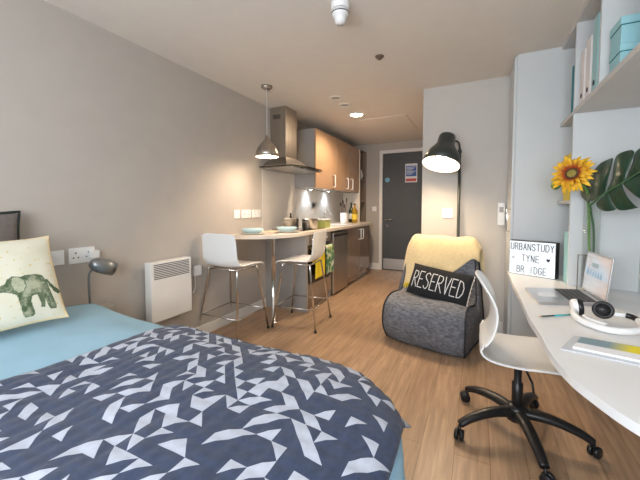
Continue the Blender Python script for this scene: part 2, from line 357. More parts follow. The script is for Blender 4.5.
# ------------------------------------------------------------------ bed
BX0, BX1, BY0, BY1, BZ, RC_ = XL+.13, -.255, -.25, 1.11, .585, .30
t = thing('bed', 'double bed under pale blue bedding along the left wall', 'bed', ((BX0+BX1)/2, .4, 0))
def bedpoly(d):
    P = [(BX0, BY0+d), (BX1-d, BY0+d)]
    for k in range(9):
        a = PI/2*k/8; P.append((BX1-RC_+(RC_-d)*math.cos(a), BY1-RC_+(RC_-d)*math.sin(a)))
    return P+[(BX0, BY1-d)]
MB().prism(bedpoly(.01), .08, .26).build('bed_base', 'carcass', t, .005)
MB().prism(bedpoly(.012), .26, .53).build('mattress', 'mattress', t, .04)
for x in (BX0+.08, BX1-.14):
    for y in (BY0+.08, BY1-.16): MB().lathe([(.02,0),(.028,.08)], (x,y,0), cap0=True, cap1=True).build('leg', 'dark', t)
def drape(u, v, off, r=.09, flare=.06, corner=0, x1=BX1, y1=BY1):
    """flat cloth point -> draped 3D point (head edge stays flat)"""
    dx = max(u-x1, 0); dy = max(v-y1, 0); dy2 = max(BY0-v, 0); sg = 1
    if dy2 > 0: dy = dy2; sg = -1
    L = math.hypot(dx, dy)
    bx = min(u, x1); by = max(min(v, y1), BY0)
    ccx, ccy = x1-RC_, y1-RC_; rad = None
    if u > ccx and v > ccy:      # rounded foot corner
        rr_ = math.hypot(u-ccx, v-ccy); L = max(0, rr_-RC_)
        if rr_ > 1e-6:
            ux, uy = (u-ccx)/rr_, (v-ccy)/rr_; rad = (ux, uy); k_ = min(rr_, RC_); bx, by = ccx+ux*k_, ccy+uy*k_
    R = r+off
    head = max(0, min(1, (-1.45-u)/.8)); top = BZ+off+.045*head*head
    top += .012*noise.noise(V((u*2.2, v*2.2, 3)))+.005*noise.noise(V((u*7, v*7, 1)))
    ed_ = (RC_-min(rr_, RC_)) if rad else min((x1-bx), (y1-by), (by-BY0))
    edge = min(1, max(0, ed_/.22)); top -= .022*(1-edge)**2
    if L < 1e-6: return V((bx, by, top))
    nx, ny = rad if rad else (dx/L, sg*dy/L)
    if L < R*PI/2: h = R*math.sin(L/R); dz = R*(1-math.cos(L/R))
    else:
        e = L-R*PI/2; h = R+(flare+(corner*abs(nx*ny)*2))*e; dz = R+e*.95
    s_ = math.atan2(ny, nx)*.45+(u if dy > dx else v)*.5 if rad else (u if dy > dx else v)
    h += .012*math.sin(s_*16+2)*min(1, dz/.3)+.02*noise.noise(V((u*3, v*3, 9)))*min(1, dz/.2)
    return V((bx+nx*h, by+ny*h, max(.03, top-dz)))
mb = MB(); nu, nv = 90, 80; u0, u1, v0, v1 = BX0+.01, BX1+.52, BY0-.42, BY1+.44
vs = [drape(u0+(u1-u0)*i/nu, v0+(v1-v0)*j/nv, 0) for i in range(nu+1) for j in range(nv+1)]
mb.add(vs, [(i*(nv+1)+j, (i+1)*(nv+1)+j, (i+1)*(nv+1)+j+1, i*(nv+1)+j+1) for i in range(nu) for j in range(nv)], True)
o = mb.build('duvet', 'duvet', solid=.012); tag(o, 'smooth pale blue duvet spread over the bed', 'duvet')
# patterned quilt: cells of navy with pale triangles and parallelograms
CS = .048; NS = 4; cu, cv = 27, 35; qu0 = -1.47; qv1 = BY1+.12; qv0 = qv1-cv*CS
pat = {}
rq = random.Random(23)
for i in range(cu):
    for j in range(cv):
        if (i, j) in pat: continue
        r_ = rq.random()
        if pat.get((i-1,j), 0) == -1 and pat.get((i,j-1), 0) == -1: r_ *= .78
        elif pat.get((i-1,j), -1) != -1 and pat.get((i,j-1), -1) != -1: r_ = min(1, r_*1.35)
        if r_ < .24:
            k = rq.choice(((0, 2), (1, 3), (2, 0), (3, 1)))
            if rq.random() < .5 and (i, j+1) not in pat: pat[(i,j)] = k[0]; pat[(i,j+1)] = k[1]
            elif (i+1, j) not in pat: pat[(i,j)] = (2, 3, 0, 1)[k[0]]; pat[(i+1,j)] = (2, 3, 0, 1)[k[1]]
        elif r_ < .49: pat[(i,j)] = rq.randrange(4)
        elif r_ < .50: pat[(i,j)] = 4
        else: pat[(i,j)] = -1
mb = MB(); W_ = cv*NS+1
ang = .0
for i in range(cu*NS+1):
    for j in range(cv*NS+1):
        u = qu0+i*CS/NS; v = qv0+j*CS/NS
        fx = (i % NS)/NS; fy = (j % NS)/NS
        skew = .05*math.sin((v-.3)*3) if i < 200 else 0
        off = .016+.004*math.sin(PI*fx)*math.sin(PI*fy)+.004*noise.noise(V((u*14, v*14, 5)))
        mb.v.append(drape(u+skew*max(0, 1-i/60), v, off, flare=.10, corner=.95))
for i in range(cu*NS):
    for j in range(cv*NS):
        ci, cj = i//NS, j//NS; p = pat.get((ci, cj), -1); a, b = i % NS, j % NS
        q = [i*W_+j, (i+1)*W_+j, (i+1)*W_+j+1, i*W_+j+1]
        if p in (0, 2):   # diagonal from (0,0) to (1,1)
            tris = ((q[0], q[1], q[2]), (q[0], q[2], q[3]))
            for k, tr in enumerate(tris):
                below = (a > b) or (a == b and k == 0)
                mb.f.append(list(tr)); mb.sm.append(True); mb.mi.append(int(below == (p == 0)))
        elif p in (1, 3):
            tris = ((q[0], q[1], q[3]), (q[1], q[2], q[3]))
            for k, tr in enumerate(tris):
                s1 = a+b; low = s1 < NS-1 or (s1 == NS-1 and k == 0)
                mb.f.append(list(tr)); mb.sm.append(True); mb.mi.append(int(low == (p == 1)))
        else:
            mb.f.append(q); mb.sm.append(True); mb.mi.append(1 if p == 4 else 0)
o = mb.build('quilt', ['navy', 'lilac'], solid=.010); tag(o, 'navy quilt patterned with pale triangles across the foot of the bed', 'quilt')

# ------------------------------------------------------------------ cushions
def cushion(w, h, T, nx, ny, colf=None, corner=.06):
    """pillow in local xy, front +z; returns MB"""
    mb = MB(); cols = []
    for side in (1, -1):
        for i in range(nx+1):
            for j in range(ny+1):
                a = -1+2*i/nx; b = -1+2*j/ny
                e = max(0, (1-abs(a)**2.2))**.55*max(0, (1-abs(b)**2.2))**.55
                pin = 1-corner*(1-abs(b)**3)*abs(a)**2; pin2 = 1-corner*(1-abs(a)**3)*abs(b)**2
                x = a*w/2*pin; y = b*h/2*pin2
                z = side*T/2*e+.006*noise.noise(V((a*2.5, b*2.5, side*3+w*7)))*e
                mb.v.append(V((x, y, z))); cols.append(colf(a, b, side) if colf else (0,0,0))
    N1 = (nx+1)*(ny+1)
    for sd in (0, 1):
        for i in range(nx):
            for j in range(ny):
                q = [sd*N1+i*(ny+1)+j, sd*N1+(i+1)*(ny+1)+j, sd*N1+(i+1)*(ny+1)+j+1, sd*N1+i*(ny+1)+j+1]
                mb.f.append(q if sd == 0 else q[::-1]); mb.sm.append(True); mb.mi.append(0)
    if colf: mb.col = cols
    return mb
def rim(w, h, corner=.06, n=24):
    pts = []
    for e in range(4):
        for k in range(n):
            t = -1+2*k/n; a, b = [(t, -1), (1, t), (-t, 1), (-1, -t)][e]
            pin = 1-corner*(1-abs(b)**3)*abs(a)**2; pin2 = 1-corner*(1-abs(a)**3)*abs(b)**2
            pts.append(V((a*w/2*pin, b*h/2*pin2, 0)))
    return pts+[pts[0]]
def inpoly(x, y, P):
    c = False; j = len(P)-1
    for i in range(len(P)):
        if (P[i][1] > y) != (P[j][1] > y) and x < (P[j][0]-P[i][0])*(y-P[i][1])/(P[j][1]-P[i][1])+P[i][0]: c = not c
        j = i
    return c
def sdist(px, py, ax, ay, bx, by):
    dx, dy = bx-ax, by-ay; L = dx*dx+dy*dy; t = max(0, min(1, ((px-ax)*dx+(py-ay)*dy)/L)) if L else 0
    return math.hypot(px-ax-t*dx, py-ay-t*dy)
# elephant print, in cushion units (a right, b up)
EL_BODY = [(-.62,.20),(-.50,.16),(-.36,.22),(-.30,.34),(-.18,.42),(-.02,.36),(.10,.40),(.34,.40),(.50,.34),(.60,.14),(.62,-.08),
           (.66,-.30),(.72,-.62),(.70,-.72),(.54,-.72),(.50,-.60),(.46,-.34),(.34,-.22),(.16,-.24),(.12,-.40),(.17,-.78),(.12,-.84),(-.06,-.84),
           (-.10,-.74),(-.13,-.40),(-.16,-.16),(-.26,-.08),(-.40,-.02),(-.52,.00),(-.66,.06),(-.80,.14),(-.86,.28),(-.84,.42),(-.92,.46),(-.95,.28),(-.88,.06),(-.74,-.02)]
EL_EAR = [(-.20,.40),(-.06,.38),(.06,.26),(.08,.06),(.0,-.08),(-.12,-.12),(-.22,.0),(-.26,.2)]
EL_TAIL = [(.60,.18),(.68,.0),(.78,-.14),(.86,-.20)]
EL_LEG2 = [(.28,-.20),(.34,-.5),(.32,-.62),(.42,-.64),(.46,-.4),(.48,-.2)]
def elcol(a, b, side):
    n = noise.noise(V((a*3, b*3, 0)))
    base = (.68+.03*n, .66+.03*n, .53+.05*n)
    if abs(a) > .93 or abs(b) > .95: base = (.78, .66, .42)
    if side < 0: return base
    if noise.noise(V((a*17, b*17, 4))) > .52: base = (.62, .52, .22)
    ea, eb = (a-.31)/.72, (b+.24)/.72
    g = noise.noise(V((a*7, b*7, 2)))*.5+noise.noise(V((a*22, b*22, 2)))*.35
    tone = lambda k: (.07+.36*k, .11+.34*k, .055+.26*k)
    for i in range(3):
        if sdist(ea, eb, *EL_TAIL[i], *EL_TAIL[i+1]) < .03+.022*i: return tone(.0)
    def edge(P): return min(sdist(ea, eb, *P[i], *P[(i+1) % len(P)]) for i in range(len(P)))
    if inpoly(ea, eb, EL_EAR):
        return tone(.05) if edge(EL_EAR) < .022 else tone(.95+g*.6)
    if inpoly(ea, eb, EL_BODY):
        d_ = edge(EL_BODY); return tone(max(0, min(.95, d_*4.0-.02+g*1.3)))
    if inpoly(ea, eb, EL_LEG2): return tone(.1+g*.3)
    return base
def place(mb, c, normal, roll=0, up=(0,0,1)):
    R_ = look_rot(normal, up).to_4x4() @ Matrix.Rotation(roll, 4, 'Z'); return mb.xf(Matrix.Translation(c) @ R_)
EC = dict(c=V((-1.965, .645, .842)), n=V((.86, -.12, .42)), roll=.03)
mb = place(cushion(.46, .45, .13, 190, 190, elcol), EC['c'], EC['n'], EC['roll'])
o = mb.build('cushion', 'printed'); tag(o, 'cream cushion printed with a walking elephant, leaning at the bed head', 'cushion')
t = thing('pillow', 'dark grey-brown pillow with black edging behind the elephant cushion', 'pillow', (-2.16, .55, .66))
place(cushion(.66, .53, .14, 40, 30), V((-2.185, .50, .912)), V((1, 0, .12)), 0).build('pillow_case', 'greyfab', t)
mb = MB().tube(rim(.66, .53), .008, 8); place(mb, V((-2.185, .50, .912)), V((1, 0, .12))).build('piping', 'darkpipe', t)
# ------------------------------------------------------------------ bedside reading lamp
t = thing('reading_lamp', 'silver bedside lamp on a bent gooseneck between bed and wall', 'lamp', (-2.222, 1.165, .5495))
MB().lathe([(.045,0),(.045,.012),(.02,.02)], (-2.222,1.165,.5495), cap0=True, cap1=True).build('lamp_base', 'silver', t)
MB().tube(spline([(-2.222,1.165,.565),(-2.222,1.162,.68),(-2.22,1.165,.765),(-2.205,1.185,.805),(-2.18,1.225,.815)]), .007, 8).build('gooseneck', 'silver', t)
ax = V((.05, .83, -.36)).normalized(); pc = V((-2.175, 1.145, .850))
MB().lathe([(.002,0),(.020,.004),(.036,.022),(.046,.055),(.048,.10),(.046,.150),(.042,.150),(.044,.10),(.040,.05)], pc, ax, cap0=True).build('lamp_shade', 'silver', t)
MB().sphere(pc+ax*.10, .028, 12).build('bulb', 'inner', t)
bu = box('bedside_unit', 'carcass', (-2.272, .95, .0), (-2.17, 1.30, .549))
tag(bu, 'narrow grey ledge between bed head and wall under the reading lamp', 'bedside unit')
# ------------------------------------------------------------------ kitchen
KF = -1.73           # plane of the base cabinet fronts
# worktop with rounded breakfast bar end (one continuous slab)
poly = [(XL, 2.44)]
for k in range(0, 13):
    a = -PI/2+PI/2*k/12; poly.append((-2.20+.50*math.cos(a)**.9 if math.cos(a) > 1e-9 else -2.20, 3.02+.58*math.sin(a)))
poly += [(-1.70, 5.52), (-1.96, YB-.001), (XL, YB-.001)]
o = MB().prism(poly, .885, .92).build('worktop', 'worktop', None, .004)
tag(o, 'long cream kitchen worktop ending in a rounded breakfast bar', 'worktop')
o = box('splashback', 'pod', (XL+.001, 3.09, .921), (XL+.010, 5.598, 1.64)); tag(o, 'taupe splashback panel on the wall behind the cooking area', 'splashback')
o = MB().lathe([(.001,0),(.04,0),(.04,.012),(.022,.016),(.022,.87),(.035,.875),(.035,.885)], (-1.88, 2.72, 0), cap0=True, cap1=True, n=20).build('leg', 'chrome', o)
M['satin'] = mat('satin_chrome', (.85, .83, .80), .3, .6, noise_amt=.02)
def handle_d(x, y, z0, z1, name='handle', parent=None):
    return MB().tube([(x, y, z0), (x+.040, y, z0), (x+.045, y, z0+.006), (x+.045, y, z1-.006), (x+.040, y, z1), (x, y, z1)], .0085, 8).build(name, 'satin', parent)
t = thing('oven_housing', 'glossy taupe oven cabinet between the bar and the small fridge', 'cabinet', (-2.0, 3.5, 0))
box('side_panel', 'carcass', (XL+.001, 3.15, 0), (KF, 3.19, .885), t)
box('side_panel', 'carcass', (XL+.02, 3.84, 0), (KF-.02, 3.86, .885), t)
box('plinth', 'taupe', (XL+.02, 3.19, 0), (KF-.04, 3.84, .10), t)
box('drawer_front', 'taupe', (KF-.02, 3.195, .11), (KF, 3.835, .30), t, .002)
t = thing('oven', 'black glass built-in oven under the worktop', 'oven', (-2.0, 3.5, .31))
box('oven_body', 'black', (-2.2, 3.20, .31), (KF-.025, 3.83, .88), t)
od = box('oven_door', 'ovenglass', (KF-.024, 3.20, .315), (KF+.002, 3.83, .75), t, .003)
box('control_panel', 'steel_h', (KF-.024, 3.20, .76), (KF+.002, 3.83, .875), t, .002)
for k in range(4):
    MB().lathe([(.018,0),(.016,.02),(.001,.021)], (KF+.002, 3.30+.13*k, .82), (1,0,0), cap1=True, n=16).build('knob', 'chrome', t)
MB().tube([(KF+.002, 3.24, .71), (KF+.04, 3.24, .71)], .006, 8).tube([(KF+.002, 3.79, .71), (KF+.04, 3.79, .71)], .006, 8).tube([(KF+.04, 3.22, .71), (KF+.04, 3.81, .71)], .008, 10).build('oven_handle', 'chrome', od)
def towel(y0, y1, z0, mt, name, label, colf=None):
    mb = MB(); n, m = 16, 26; cols = []; xc = KF+.044; R_ = .014; front = .722-z0; back = .18
    for i in range(n+1):
        for j in range(m+1):
            y = y0+(y1-y0)*i/n; s_ = -back+(front+back+PI*R_)*j/m; fold = .007*math.sin(i/n*PI*5)*max(0, min(1, abs(s_)/.1))
            if s_ < 0: p = V((xc-R_-fold*.3, y, .712+s_))
            elif s_ < PI*R_: a = s_/R_; p = V((xc-R_*math.cos(a), y, .712+R_*math.sin(a)))
            else: e = s_-PI*R_; p = V((xc+R_+.002+fold+.01*e, y+.012*math.sin(e*9), .712-e))
            mb.v.append(p)
            if colf: cols.append(colf(i/n, j/m))
    mb.f = [[i*(m+1)+j, (i+1)*(m+1)+j, (i+1)*(m+1)+j+1, i*(m+1)+j+1] for i in range(n) for j in range(m)]; mb.sm = [True]*len(mb.f); mb.mi = [0]*len(mb.f)
    if colf: mb.col = cols
    o = mb.build(name, mt, solid=.004); return tag(o, label, 'towel')
towel(3.25, 3.50, .38, 'yellowcloth', 'tea_towel', 'plain yellow tea towel hanging from the oven handle')
def leafcol(a, b):
    n = noise.noise(V((a*4, b*9, 3))); m = noise.noise(V((a*5+9, b*8, 7)))
    return (.06,.20,.10) if n > .12 else ((.62,.66,.30) if m > .15 else ((.70,.74,.66) if n < -.1 else (.14,.32,.14)))
towel(3.55, 3.77, .38, 'printed', 'tea_towel', 'green leaf-patterned tea towel hanging from the oven handle', leafcol)
t = thing('fridge', 'stainless steel undercounter fridge beside the oven', 'fridge', (-2.0, 4.13, 0))
box('fridge_body', 'black', (-2.2, 3.89, .02), (KF-.05, 4.40, .86), t, .004)
fd = box('fridge_door', 'steel', (KF-.048, 3.885, .03), (KF+.01, 4.405, .855), t, .006)
box('grip', 'black', (KF+.0101, 3.90, .80), (KF+.022, 4.39, .83), fd, .003)
def base_cab(y0, y1, label, hy):
    t = thing('base_cabinet', label, 'cabinet', (-2.0, (y0+y1)/2, 0), 'base cabinets beside the fridge')
    box('carcass', 'carcass', (XL+.02, y0+.002, .12), (KF-.022, y1-.002, .883), t)
    box('plinth', 'chromeplinth', (XL+.06, y0+.002, 0), (KF-.05, y1-.002, .12), t)
    dr = box('door', 'taupe', (KF-.02, y0+.003, .125), (KF, y1-.003, .875), t, .002)
    handle_d(KF, hy, .68, .84, 'handle', dr)
M['chromeplinth'] = mat('mirror_plinth', (.45, .38, .32), .15, .9, noise_amt=.03)
base_cab(4.42, 4.97, 'glossy taupe base cabinet right next to the small fridge', 4.91)
base_cab(4.975, 5.50, 'glossy taupe base cabinet at the door end of the worktop', 5.03)
# wall cabinets
def wall_cab(y0, y1, hy, label, fm):
    t = thing('wall_cabinet', label, 'cabinet', (-2.12, (y0+y1)/2, 1.465), 'wall cabinets over the worktop')
    box('carcass', 'carcass', (XL+.011, y0, 1.465), (-1.981, y1-.002, 2.25), t)
    dr = box('door', fm, (-1.98, y0+.002, 1.46), (-1.96, y1-.007, 2.25), t, .002)
    handle_d(-1.96, hy, 1.50, 1.67, 'handle', dr)
wall_cab(3.84, 4.53, 4.40, 'glossy orange-brown wall cabinet beside the extractor hood', 'orange')
wall_cab(4.53, 5.03, 4.93, 'glossy wall cabinet, middle of the three', 'orange')
wall_cab(5.03, 5.58, 5.14, 'glossy wall cabinet next to the open shelf tower', 'orange')
for y in (4.15, 4.78):
    t = thing('cabinet_light', 'small round spotlight under the wall cabinet, ' + ('nearer the hood' if y < 4.5 else 'nearer the oil bottle'), 'light', (-2.12, y, 1.45))
    MB().lathe([(.04,0),(.036,-.014),(.03,-.015)], (-2.20, y, 1.464), cap0=True).build('rim', 'chrome', t)
    MB().lathe([(.0005,-.013),(.031,-.013)], (-2.20, y, 1.464), cap0=True).build('lens', 'led', t)
# shelf tower
t = thing('shelf_tower', 'narrow open shelf tower on the far end of the worktop', 'shelf', (-2.12, 5.79, .921))
box('side_panel', 'worktop', (XL+.011, 5.60, .921), (-1.95, 5.618, 2.25), t)
box('edge_strip', 'taupe', (-1.95, 5.598, .921), (-1.946, 5.620, 2.25), t)
box('side_panel', 'taupe', (XL+.011, 5.955, .921), (-1.95, 5.975, 2.25), t)
box('back_panel', 'taupe', (XL+.011, 5.618, .921), (XL+.02, 5.955, 2.25), t)
for z in (.921, 1.30, 1.70, 2.235): box('shelf_board', 'taupe', (XL+.02, 5.618, z), (-1.952, 5.955, z+.018), t)
o = MB().lathe([(.03,0),(.032,.01),(.032,.12),(.02,.14),(.02,.16)], (-2.05, 5.80, .9395), cap0=True, cap1=True).build('storage_jar', 'duvet'); tag(o, 'pale jar on the bottom shelf of the shelf tower', 'jar')
o = MB().lathe([(.02,0),(.07,.02),(.085,.08),(.06,.17),(.03,.2)], (-2.04, 5.79, 1.7185), cap0=True, cap1=True).build('vase', 'plate'); tag(o, 'rounded pale vase on the upper shelf of the shelf tower', 'vase')
# extractor hood
t = thing('extractor_hood', 'stainless chimney hood with a flat glass canopy', 'hood', (-2.1, 3.42, 1.63))
ch = box('chimney', 'steel', (XL+.0005, 3.27, 1.79), (-2.07, 3.53, H), t, .003)
mb = MB()
for k in range(4): mb.box((-2.25, 3.2665, 2.26+.013*k), (-2.14, 3.27, 2.266+.013*k))
mb.build('air_slot', 'vent', ch)
P0 = [(XL+.011, 3.10), (-1.95, 3.10), (-1.95, 3.70), (XL+.011, 3.70)]
P1 = [(XL+.011, 3.27), (-2.07, 3.27), (-2.07, 3.53), (XL+.011, 3.53)]
MB().loft([[V((x, y, 1.672)) for x, y in P0], [V((x, y, 1.69)) for x, y in P0], [V((x, y, 1.80)) for x, y in P1]], smooth=False).build('canopy_body', 'steel', t, .002)
MB().prism([(XL+.011, 3.02), (-1.84, 3.02), (-1.775, 3.2), (-1.76, 3.42), (-1.775, 3.64), (-1.84, 3.80), (XL+.011, 3.80)], 1.658, 1.668).build('glass_canopy', 'hoodglass', t, .002)
MB().box((-2.24, 3.06, 1.645), (-1.86, 3.78, 1.657)).build('grease_filter', 'steel_h', t, .002)
box('control_strip', 'black', (-1.857, 3.25, 1.647), (-1.80, 3.62, 1.657), t, .002)
# pendant
PXY = (-1.91, 2.67)
t = thing('pendant_lamp', 'brushed bell-shaped pendant lamp hanging over the breakfast bar', 'lamp', (*PXY, 1.70))
MB().lathe([(.055,0),(.055,-.018),(.04,-.03),(.006,-.034)], (*PXY, H-.0005), cap0=True, cap1=True).build('ceiling_rose', 'steel', t)
MB().tube([(*PXY, H-.03), (*PXY, 1.90)], .003, 6).build('cord', 'plastic', t)
MB().lathe([(.014,.215),(.018,.19),(.03,.165),(.06,.135),(.095,.09),(.115,.04),(.118,0),(.114,.001),(.111,.04),(.091,.088),(.056,.131),(.026,.16),(.010,.186)], (*PXY, 1.70), cap0=True, n=36).build('lamp_shade', 'steel', t)
MB().lathe([(.113,.003),(.109,.04),(.089,.087),(.054,.13),(.001,.15)], (*PXY, 1.70), n=36).build('shade_lining', 'inner', t)
MB().sphere((*PXY, 1.735), .042, 16).build('bulb', 'bulb', t)
# on the worktop
ZT = .9205
def pot(x, y, r, h, label):
    t = thing('saucepan', label, 'saucepan', (x, y, ZT), 'steel pans on the hob')
    MB().lathe([(r*.9,0),(r,.01),(r,h),(r*1.03,h+.004),(r*.97,h+.003),(r*.96,.014),(.001,.012)], (x,y,ZT+.0085), cap0=True, n=28).build('pan_body', 'steel_h', t)
    mb = MB()
    for sg in (-1, 1): mb.tube(spline([(x-.03, y+sg*r, ZT+h*.8), (x-.02, y+sg*(r+.03), ZT+h*.82), (x+.02, y+sg*(r+.03), ZT+h*.82), (x+.03, y+sg*r, ZT+h*.8)], 5), .005, 8)
    mb.build('side_handle', 'chrome', t)
o = box('hob', 'ovenglass', (-2.24, 3.22, ZT), (-1.80, 3.80, ZT+.008), bevel=.003); tag(o, 'black glass hob set on the worktop under the hood', 'hob')
pot(-2.06, 3.36, .098, .13, 'polished steel saucepan on the hob, nearest the breakfast bar')
pot(-1.88, 3.52, .098, .12, 'polished steel saucepan at the front of the hob, beside the green box')
t = thing('storage_box', 'pale lime-green lidded box beside the steel saucepans', 'box', (-1.98, 3.95, ZT))
box('box_body', 'limeg', (-2.02, 3.86, ZT), (-1.82, 4.02, ZT+.10), t, .012)
box('lid', 'plate', (-2.03, 3.85, ZT+.101), (-1.81, 4.03, ZT+.118), t, .006)
t = thing('sink', 'stainless steel sink set in the worktop below the wall cabinets', 'sink', (-2.0, 4.6, ZT))
mb = MB().box((-2.18, 4.30, ZT), (-1.79, 4.33, ZT+.006)).box((-2.18, 4.95, ZT), (-1.79, 4.98, ZT+.006)).box((-2.18, 4.33, ZT), (-2.15, 4.95, ZT+.006)).box((-1.82, 4.33, ZT), (-1.79, 4.95, ZT+.006))
mb.build('sink_rim', 'steel_h', t); box('basin', 'plastic', (-2.15, 4.33, ZT), (-1.82, 4.95, ZT+.002), t)
t = thing('tap', 'curved chrome mixer tap behind the sink', 'tap', (-2.2, 4.62, ZT))
MB().lathe([(.025,0),(.022,.03),(.016,.05)], (-2.21, 4.62, ZT), cap0=True, cap1=True).tube(spline([(-2.21,4.62,ZT+.04),(-2.21,4.62,ZT+.17),(-2.18,4.62,ZT+.215),(-2.12,4.62,ZT+.21),(-2.09,4.62,ZT+.16)]), .011, 10).build('spout', 'chrome', t)
MB().tube([(-2.21, 4.64, ZT+.08), (-2.19, 4.69, ZT+.11)], .006, 8).build('lever', 'chrome', t)
t = thing('utensil_jar', 'white cylindrical jar holding the cooking utensils', 'jar', (-2.08, 5.14, ZT)); t.name = 'utensil_jar'
MB().lathe([(.06,0),(.062,.005),(.062,.18),(.056,.18),(.056,.012),(.001,.01)], (-2.08, 5.14, ZT), cap0=True, n=24).build('jar_body', 'plastic', t)
for k, (dx, dy, hh, wd) in enumerate(((.0,-.02,.40,.03),(.02,.02,.44,.025),(-.03,0,.36,.035),(.02,-.035,.33,.03))):
    u_ = thing('cooking_utensil', ('dark wooden spoon', 'tall dark slotted spatula', 'dark wooden turner', 'short dark ladle')[k]+' standing in the white utensil jar', 'utensil', (-2.08+dx, 5.14+dy, ZT+.02), 'utensils in the white jar')
    b0 = V((-2.08+dx*.5, 5.14+dy*.5, ZT+.02)); b1 = V((-2.08+dx*2, 5.14+dy*2, ZT+hh))
    MB().tube([b0, b0.lerp(b1, .78)], .006, 8).build('handle', 'woodspoon', u_)
    MB().tube([b0.lerp(b1, .76), b0.lerp(b1, .82), b0.lerp(b1, .92), b1], .02, 10, radii=[.006, wd*.8, wd, wd*.6], flat=.3).build('blade', 'woodspoon', u_)
def bottle(x, y, h, r, mt, label):
    t = thing('bottle', label, 'bottle', (x, y, ZT))
    MB().lathe([(r*.9,0),(r,.008),(r,h*.58),(r*.85,h*.66),(r*.35,h*.78),(r*.33,h*.93),(r*.36,h*.94)], (x,y,ZT), cap0=True, cap1=True, n=20).build('bottle_body', mt, t)
    MB().lathe([(r*.4,h*.94),(r*.4,h),(.001,h)], (x,y,ZT), cap0=True, n=14).build('cap', 'black', t)
    MB().lathe([(r*1.01,h*.18),(r*1.01,h*.45)], (x,y,ZT), n=20).build('paper_label', 'yellow' if mt == 'oil' else 'plate', t)
bottle(-1.95, 5.33, .34, .05, 'oil', 'tall bottle of golden oil standing beside the utensil jar')
bottle(-2.06, 5.45, .36, .045, 'bottlegreen', 'dark green bottle behind the golden oil bottle')
bottle(-2.22, 3.62, .20, .03, 'bottlegreen', 'small dark bottle standing at the back of the hob')
t = thing('wall_socket', 'brown-grey double socket under the wall cabinets by the tap', 'socket', (XL+.011, 4.35, 1.17))
box('face_plate', 'steel_h', (XL+.011, 4.30, 1.19), (XL+.020, 4.45, 1.27), t, .003)
box('pin_hole', 'vent', (XL+.0201, 4.345, 1.215), (XL+.021, 4.405, 1.245), t)
# place settings
def setting(x, y, label1, label2, lab3):
    g = 'place settings on the breakfast bar'
    pl = MB().lathe([(.001,.004),(.08,.004),(.138,.016),(.143,.017),(.139,.012),(.085,0)], (x,y,ZT), cap1=True, n=36).build('plate', 'plate'); tag(pl, label1, 'plate', g)
    bw = MB().lathe([(.001,.006),(.06,.008),(.098,.028),(.112,.050),(.115,.050),(.103,.024),(.062,.0),(.03,0)], (x,y,ZT+.0065), cap1=True, n=36).build('bowl', 'bluebowl'); tag(bw, label2, 'bowl', g)
    nk = MB().box((x-.05, y-.035, ZT+.018), (x+.055, y+.035, ZT+.028)).build('napkin', 'orangepk', None, .006)
setting(-2.09, 2.66, 'cream plate under the blue bowl nearer the wall sockets', 'pale blue bowl on the bar nearer the wall sockets', '')
setting(-1.90, 3.02, 'cream plate under the blue bowl nearer the saucepans', 'pale blue bowl on the bar nearer the saucepans', '')
for o in [o for o in bpy.data.objects if o.name.startswith('napkin')]: bpy.data.objects.remove(o)
o = MB().tube([(-2.02,2.80,ZT+.012),(-1.98,2.84,ZT+.02),(-1.93,2.86,ZT+.014)], .02, 10, radii=[.022,.014,.024], flat=.45).build('napkin', 'orangepk'); tag(o, 'rolled apricot napkin lying between the two blue bowls', 'napkin')
def cutlery(x, y, a, kind, lab):
    r = MB().tube([(0,0,.004),(.10,0,.004)], .004, 8, flat=.5)
    if kind == 'knife': r.tube([(.10,0,.004),(.14,.003,.004),(.19,0,.004)], .008, 8, radii=[.004,.009,.003], flat=.25)
    else:
        r.tube([(.10,0,.004),(.12,0,.004),(.14,0,.004)], .01, 8, radii=[.004,.011,.011], flat=.25)
        for q in (-.009, -.003, .003, .009): r.tube([(.14,q,.004),(.185,q,.006)], .0015, 6)
    r.xf(Matrix.Translation((x, y, ZT)) @ Matrix.Rotation(a, 4, 'Z'))
    tag(r.build(kind, 'chrome'), lab, kind, 'cutlery on the breakfast bar')
cutlery(-2.265, 2.56, 1.2, 'fork', 'fork lying on the bar between the wall and the first plate')
cutlery(-1.90, 2.62, 1.35, 'knife', 'knife lying on the bar between the first plate and the bar edge')
